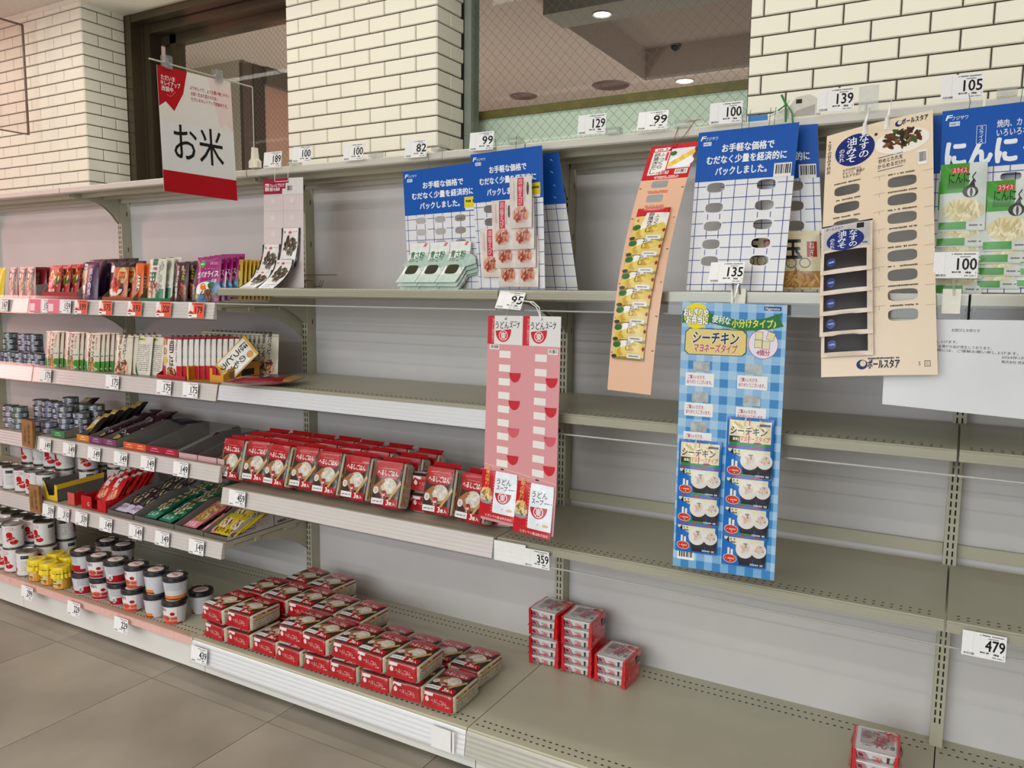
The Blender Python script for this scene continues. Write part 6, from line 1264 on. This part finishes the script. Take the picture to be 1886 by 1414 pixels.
def grn(b): b.rect(0, 64, 100, 100, F_((40, 130, 100)), .8, 3, 2); b.text('とん汁', 48, 80, 22, F_((206, 232, 222)), 1.6, .04, 66); food(b, [(190, 170, 130), (226, 220, 200), (120, 84, 60), (70, 110, 60)], 50, 36, 42, 26, 36)
KN = stick(grn, .078, .12, F_((30, 92, 70)))
lay(KN, [x0 + (x1 - x0) * .24, x0 + (x1 - x0) * .62], -.40, L5 + .012, 7, .037, .36, 'green pork soup packet in the grey tray', 'green pork soup packets', 0, .009)
KN2 = stick(dkpurple, .10, .13, F_((22, 76, 52)))
lay(KN2, [x1 + .02, x1 + .125], -.20, L5 + .085, 2, .05, .12, "dark green packet piled at the tray's back", 'dark green packets', .4, .022)
x0, x1 = tray5(324, 376, 973, 986, GI, 'grey card tray of pink soup packets on the fifth shelf')
def pnk(b): b.rect(0, 68, 100, 100, F_((226, 130, 150)), .8, 3, 2); b.text('かき玉', 46, 84, 20, F_((246, 226, 232)), 1.6, .04, 64); b.rect(0, 0, 100, 14, F_((214, 120, 130)), 1, 3, 1); food(b, [(206, 170, 60), (226, 200, 120), (150, 130, 60)], 50, 42, 42, 26, 36)
KK = stick(pnk, .080, .12, F_((196, 120, 110)))
lay(KK, [x0 + (x1 - x0) * .30, x0 + (x1 - x0) * .95], -.40, L5 + .012, 7, .037, .36, 'pink egg drop soup packet in the grey tray', 'pink egg drop soup packets', 0, .009)
GP_ = mat((196, 190, 190), .5, var=.02)
def wprint(b):
    K = ink((70, 62, 66)); b.text('さん玉', 68, 24, 17, K, 1, .02, 30); b.text('とん汁', 80, 38, 17, K, 1, .02, 18); b.rect(8, 74, 34, 88, K, 1); b.scrawl(10, 81, 33, 5, ink((190, 180, 180)), 1.5, 4); b.line([(38, 70), (58, 66), (58, 86), (38, 90), (38, 70)], 1, K, 1); b.scrawl(41, 78, 56, 6, K, 1.4, 5); b.scrawl(62, 62, 94, 3, ink((130, 124, 126)), 1, 6); b.scrawl(62, 74, 88, 3, ink((130, 124, 126)), 1, 8)
x0 = X(378, 987, -.425); x1 = -.004
slant_box('display_tray', x0, x1, -.428, -.19, L5, .016, .095, GO, 'whitish card tray of yellow packets jutting at the right end of the fifth shelf', GI, None, inner=GI, side=GP_, sfn=wprint, cut=.74)
def yelp(b): b.rect(0, 0, 100, 14, F_((206, 190, 60)), 1, 3, 1); b.ell(50, 50, 34, 24, F_((226, 210, 190)), 1, 16); food(b, [(190, 150, 60), (120, 60, 40), (236, 226, 200)], 50, 52, 34, 22, 30); b.text('あさり', 50, 84, 20, F_((90, 40, 30)), 1.8, .03, 60)
KY = stick(yelp, .080, .12, F_((206, 180, 40)))
lay(KY, [x0 + (x1 - x0) * .26, x0 + (x1 - x0) * .76], -.40, L5 + .012, 7, .036, .40, 'yellow clam soup packet in the whitish tray', 'yellow clam soup packets', 0, .010)
slant_box('display_tray', x0, x1 - .001, -.185, -.01, L5, .05, .07, GO, 'second whitish printed tray behind the yellow packets', GP_, None, inner=GI, side=GP_, sfn=wprint, cut=.3)

# ================================================================== price tags
for px, py, n, q in ((502, 294, '189', 'above the pale herb card'), (556, 284, '100', 'left one before the middle tiled pier'), (651, 280, '100', 'right one before the middle tiled pier'), (766, 274, '82', 'before the right corner of the middle pier'), (887, 260, '99', 'above the shrimp card'), (1090, 229, '129', 'before the wired window'), (1202, 222, '99', 'curled, just left of the red string'), (1337, 208, '100', 'right end of the wired window'), (1539, 184, '139', 'beside the grey plastic device'), (1772, 160, '105', 'above the garlic card')):
    price_tag(px, py, n, YT - .016, 'price tag reading %s on the top shelf, %s' % (n, q), tilt=-.12 if n != '99' or px < 1000 else -.35, yaw=.05, group='white price tags')
for px, n, q in ((82, '149', 'first'), (126, '149', 'second'), (172, '149', 'third'), (221, '149', 'fourth'), (271, '149', 'fifth'), (332, '149', 'sixth')):
    price_tag(px, 790 + px * .17, n, YS - .026, 'price tag reading 149 on the fourth shelf, %s from the left' % q, L4 - .032, group='white price tags')
for px, n, q in ((88, '339', 'leftmost'), (116, '310', 'second from the left'), (149, '339', 'third from the left'), (194, '149', 'fourth from the left'), (249, '149', 'fifth from the left'), (298, '149', 'sixth from the left'), (361, '149', 'rightmost')):
    price_tag(px, 910 + px * .24, n, YS - .026, 'price tag reading %s on the fifth shelf, %s' % (n, q), L5 - .032, group='white price tags')
for px, q in ((83, 'leftmost'), (206, 'second from the left'), (301, 'third from the left'), (350, 'rightmost')):
    price_tag(px, 676 + px * .085, '175', YS - .026, 'price tag reading 175 on the third shelf, %s' % q, L3 - .028, group='white price tags')
for px, n in ((49, '299'), (135, '229'), (222, '229')):
    price_tag(px, 1068 + px * .3, n, YB - .024, 'price tag reading %s on the base deck rail, %s' % (n, {49: 'under the yellow jars', 135: 'left one under the cups', 222: 'right one under the cups'}[px]), Z0 - .030, group='white price tags')
for px, n, st, q in ((5, '167', 'white', 'at the left edge of the photo'), (65, '', 'pink', 'left pink one'), (82, '155', 'white', 'between the pink cards'), (99, '', 'pink', 'right pink one'), (119, '159', 'white', 'right of the pink cards'), (149, '199', 'orange', 'under the purple pouch'), (194, '175', 'orange', 'under the red stew pouch'), (248, '193', 'orange', 'under the cream and green pouch'), (301, '220', 'orange', 'under the dark brown pouch'), (361, '179', 'orange', 'under the magenta pouch')):
    price_tag(px, 564, n, YS - .026 - (.001 if st == 'pink' else 0), ('%s price tag reading %s on the second shelf, %s' % (st, n, q)) if n else 'pink and white price card on the second shelf, %s' % q, L2 - .030, st, group='second shelf price tags')
price_tag(436, 905, '459', YS - .026, 'price tag reading 459 at the left end of the lower shelf', Z4 - .026, group='white price tags')
price_tag(988, 1029, '359', YS - .013, 'price tag reading 359 beside the silver strip on the lower shelf', None, tilt=.12, group='white price tags')
price_tag(1812, 1189, '479', YS - .014, 'price tag reading 479 on the lower shelf of the rightmost bay', None, tilt=-.04, group='white price tags')
price_tag(940, 553, '95', YS - .016, 'slanted price tag reading 95 under the shrimp card', None, tilt=-.5, roll=.06, group='white price tags')
price_tag(1338, 502, '135', YS - .02, 'price tag reading 135 standing before the blue and white grid card', None, tilt=-.42, group='white price tags')
price_tag(1760, 488, '100', YS - .02, 'price tag reading 100 standing before the garlic packets', None, tilt=-.1, yaw=.06, group='white price tags')
o = price_tag(366, 1199, '439', YB - .026, 'price tag reading 439 at the left end of the rice base', Z0 - .042, tilt=-.1, group='white price tags')
p = at(815, 1353, Y=YB - .016); b = MB(); b.box(-.035, .035, -.0006, .0006, -.034, .034, WHITE); b.box(.040, .047, -.0006, .0006, -.034, .034, WHITE); o = b.build('blank_tag', smooth=False); o.location = (p.x, YB - .024, Z0 - .044); tag(o, 'blank white paper card at the right end of the silver base strip', 'price tag')
p0, p1 = at(910, 1000, Y=YS - .012), at(968, 1020, Y=YS - .012); b = MB(); b.box(p0.x, p1.x, YS - .0125, YS - .0105, Z4 - .066, Z4 - .004, mat((236, 236, 234), .08, coat=1, var=.02))
for k in range(4): b.box(p0.x, p1.x, YS - .0135, YS - .0125, Z4 - .060 + .014 * k, Z4 - .056 + .014 * k, mat((236, 236, 234), .08, coat=1, var=.02))
tag(b.build('rail_strip', None, origin=(p0.x, YS, Z4), smooth=False), 'short shiny white strip piece left of the 359 tag', 'strip')
# stands, clips and odd pieces
def stand(px, py, z, label, m, h):
    p = at(px, py, Y=YS - .012); t = thing('tag_stand', (p.x, YS, z), label, 'tag stand')
    b = MB(); b.prism([(YS - .018, z - .05), (YS - .004, z - .05), (YS - .002, z + .004), (YS - .012, z + .004)], p.x - .018, p.x + .018, 0, mat((226, 222, 208), .4)); b.build('base_clip', t, smooth=False)
    b = MB(); b.tube([(p.x + .004, YS - .014, z - .01), (p.x + .002, YS - .017, z + .02), (p.x, YS - .018, z + h)], .003, m, 6); b.build('stem', t); return p
stand(1752, 560, Z2 + .006, 'white clip stand under the 100 tag in front of garlic packets', clear((240, 240, 236), .3, .05, .2), .03)
p = stand(1360, 540, Z2 + .004, 'white clip stand with silver spring under the 135 tag', STEEL, .02)
b = MB(); b.tube([(p.x - .012, YS - .022, Z2 + .022), (p.x - .006, YS - .03, Z2 - .026), (p.x + .002, YS - .022, Z2 + .026)], .0025, STEEL, 6); tag(b.build('spring_clip', None, origin=(p.x, YS, Z2)), 'silver spring clip holding the gingham card', 'clip')
def clip(px, py, label):
    p = at(px, py, Y=YT - .004); b = MB(); b.box(p.x - .020, p.x + .020, YT - .012, YT + .02, ZT + .001, ZT + .018, clear((236, 238, 234), .35, .04, .10)); b.box(p.x - .014, p.x + .014, YT - .013, YT - .011, ZT + .004, ZT + .010, mat((196, 196, 190), .3)); tag(b.build('hanging_clip', None, origin=(p.x, YT, ZT), smooth=False), label, 'clip', 'clear hanging clips')
for px, py, q in ((540, 300, 'right of the herb card'), (690, 286, 'before the middle pier'), (806, 270, 'above the laver card'), (948, 256, 'right of the 99 tag'), (1130, 240, 'before the wired window'), (1258, 226, 'at the red string'), (1855, 166, 'above the garlic card')): clip(px, py, 'small clear hanging clip on the top shelf, %s' % q)
p = at(1600, 185, Y=YT - .01); b = MB(); b.box(p.x - .022, p.x + .022, YT - .014, YT - .012, ZT - .004, ZT + .055, clear((240, 242, 240), .5, .04, .25)); tag(b.build('hanging_clip', None, origin=(p.x, YT, ZT), smooth=False), 'upright clear plastic plate holding the ties of the cream card', 'clip')
# grey plastic device lying on the top shelf
xa, xb = X(1432, 205, -.26), X(1506, 190, -.26)
t = thing('plastic_device', ((xa + xb) / 2, -.24, ZT), 'pale grey wedge shaped plastic device lying on the top shelf left of the 139 tag', 'device')
b = MB(); DV = mat((206, 200, 186), .35, coat=.3); b.prism([(xa, ZT + .001), (xb, ZT + .001), (xb + .002, ZT + .044), (xb - .018, ZT + .056), (xb - .05, ZT + .052), (xa + .03, ZT + .028), (xa, ZT + .012)], -.275, -.215, 1, DV); b.build('housing', t, smooth=False)
b = MB(); b.box(xb - .050, xb - .036, -.2765, -.2745, ZT + .036, ZT + .046, DARK); b.prism([(xa + .04, ZT + .004), (xb - .004, ZT + .004), (xb - .004, ZT + .030), (xa + .05, ZT + .018)], -.2760, -.2745, 1, mat((166, 160, 150), .4)); b.build('window', t, smooth=False)
xa = X(1378, 215, -.27); b = MB(); b.box(xa, xa + .05, -.27, -.266, ZT + .001, ZT + .018, mat((40, 120, 196), .5)); b.tube([(xa + .05, -.268, ZT + .012), (xa + .09, -.268, ZT + .026), (xa + .10, -.26, ZT + .05)], .003, mat((226, 230, 226), .4), 6); b.tube([(xa + .10, -.288, ZT - .01), (xa + .098, -.285, ZT + .035), (xa + .085, -.28, ZT + .06)], .003, mat((40, 130, 70), .5), 6); b.tube([(xa + .08, -.29, ZT + .02), (xa + .10, -.285, ZT + .035), (xa + .115, -.288, ZT + .01), (xa + .12, -.292, ZT - .03)], .0022, mat((40, 130, 70), .5), 6)
tag(b.build('tie_bundle', None, origin=(xa, -.27, ZT)), 'bundle of blue and green plastic ties beside the grey device', 'cable tie')
b = MB(); p = [at(x, y, Y=-.06) for x, y in ((470, 800), (540, 799), (556, 797), (562, 804), (556, 812), (500, 812), (430, 808))]
b.tube(p, .0018, mat((36, 34, 34), .4), 6); b.tube([p[0] + Vector((.02, .01, -.02)), p[5] + Vector((.06, .01, -.018)), p[4] + Vector((.04, .01, -.03))], .0018, mat((36, 34, 34), .4), 6)
for q in (p[0], p[5]): b.tube([q, Vector((q.x, q.y, Z4 + .001))], .0018, mat((36, 34, 34), .4), 6)
tag(b.build('wire_rack', None, origin=p[0]), 'thin black wire rack behind the standing red rice packs', 'rack')
bpy.data.objects.remove(_tc)
for o in list(sc.objects):
    if 'worldbuilt' in o: del o['worldbuilt']
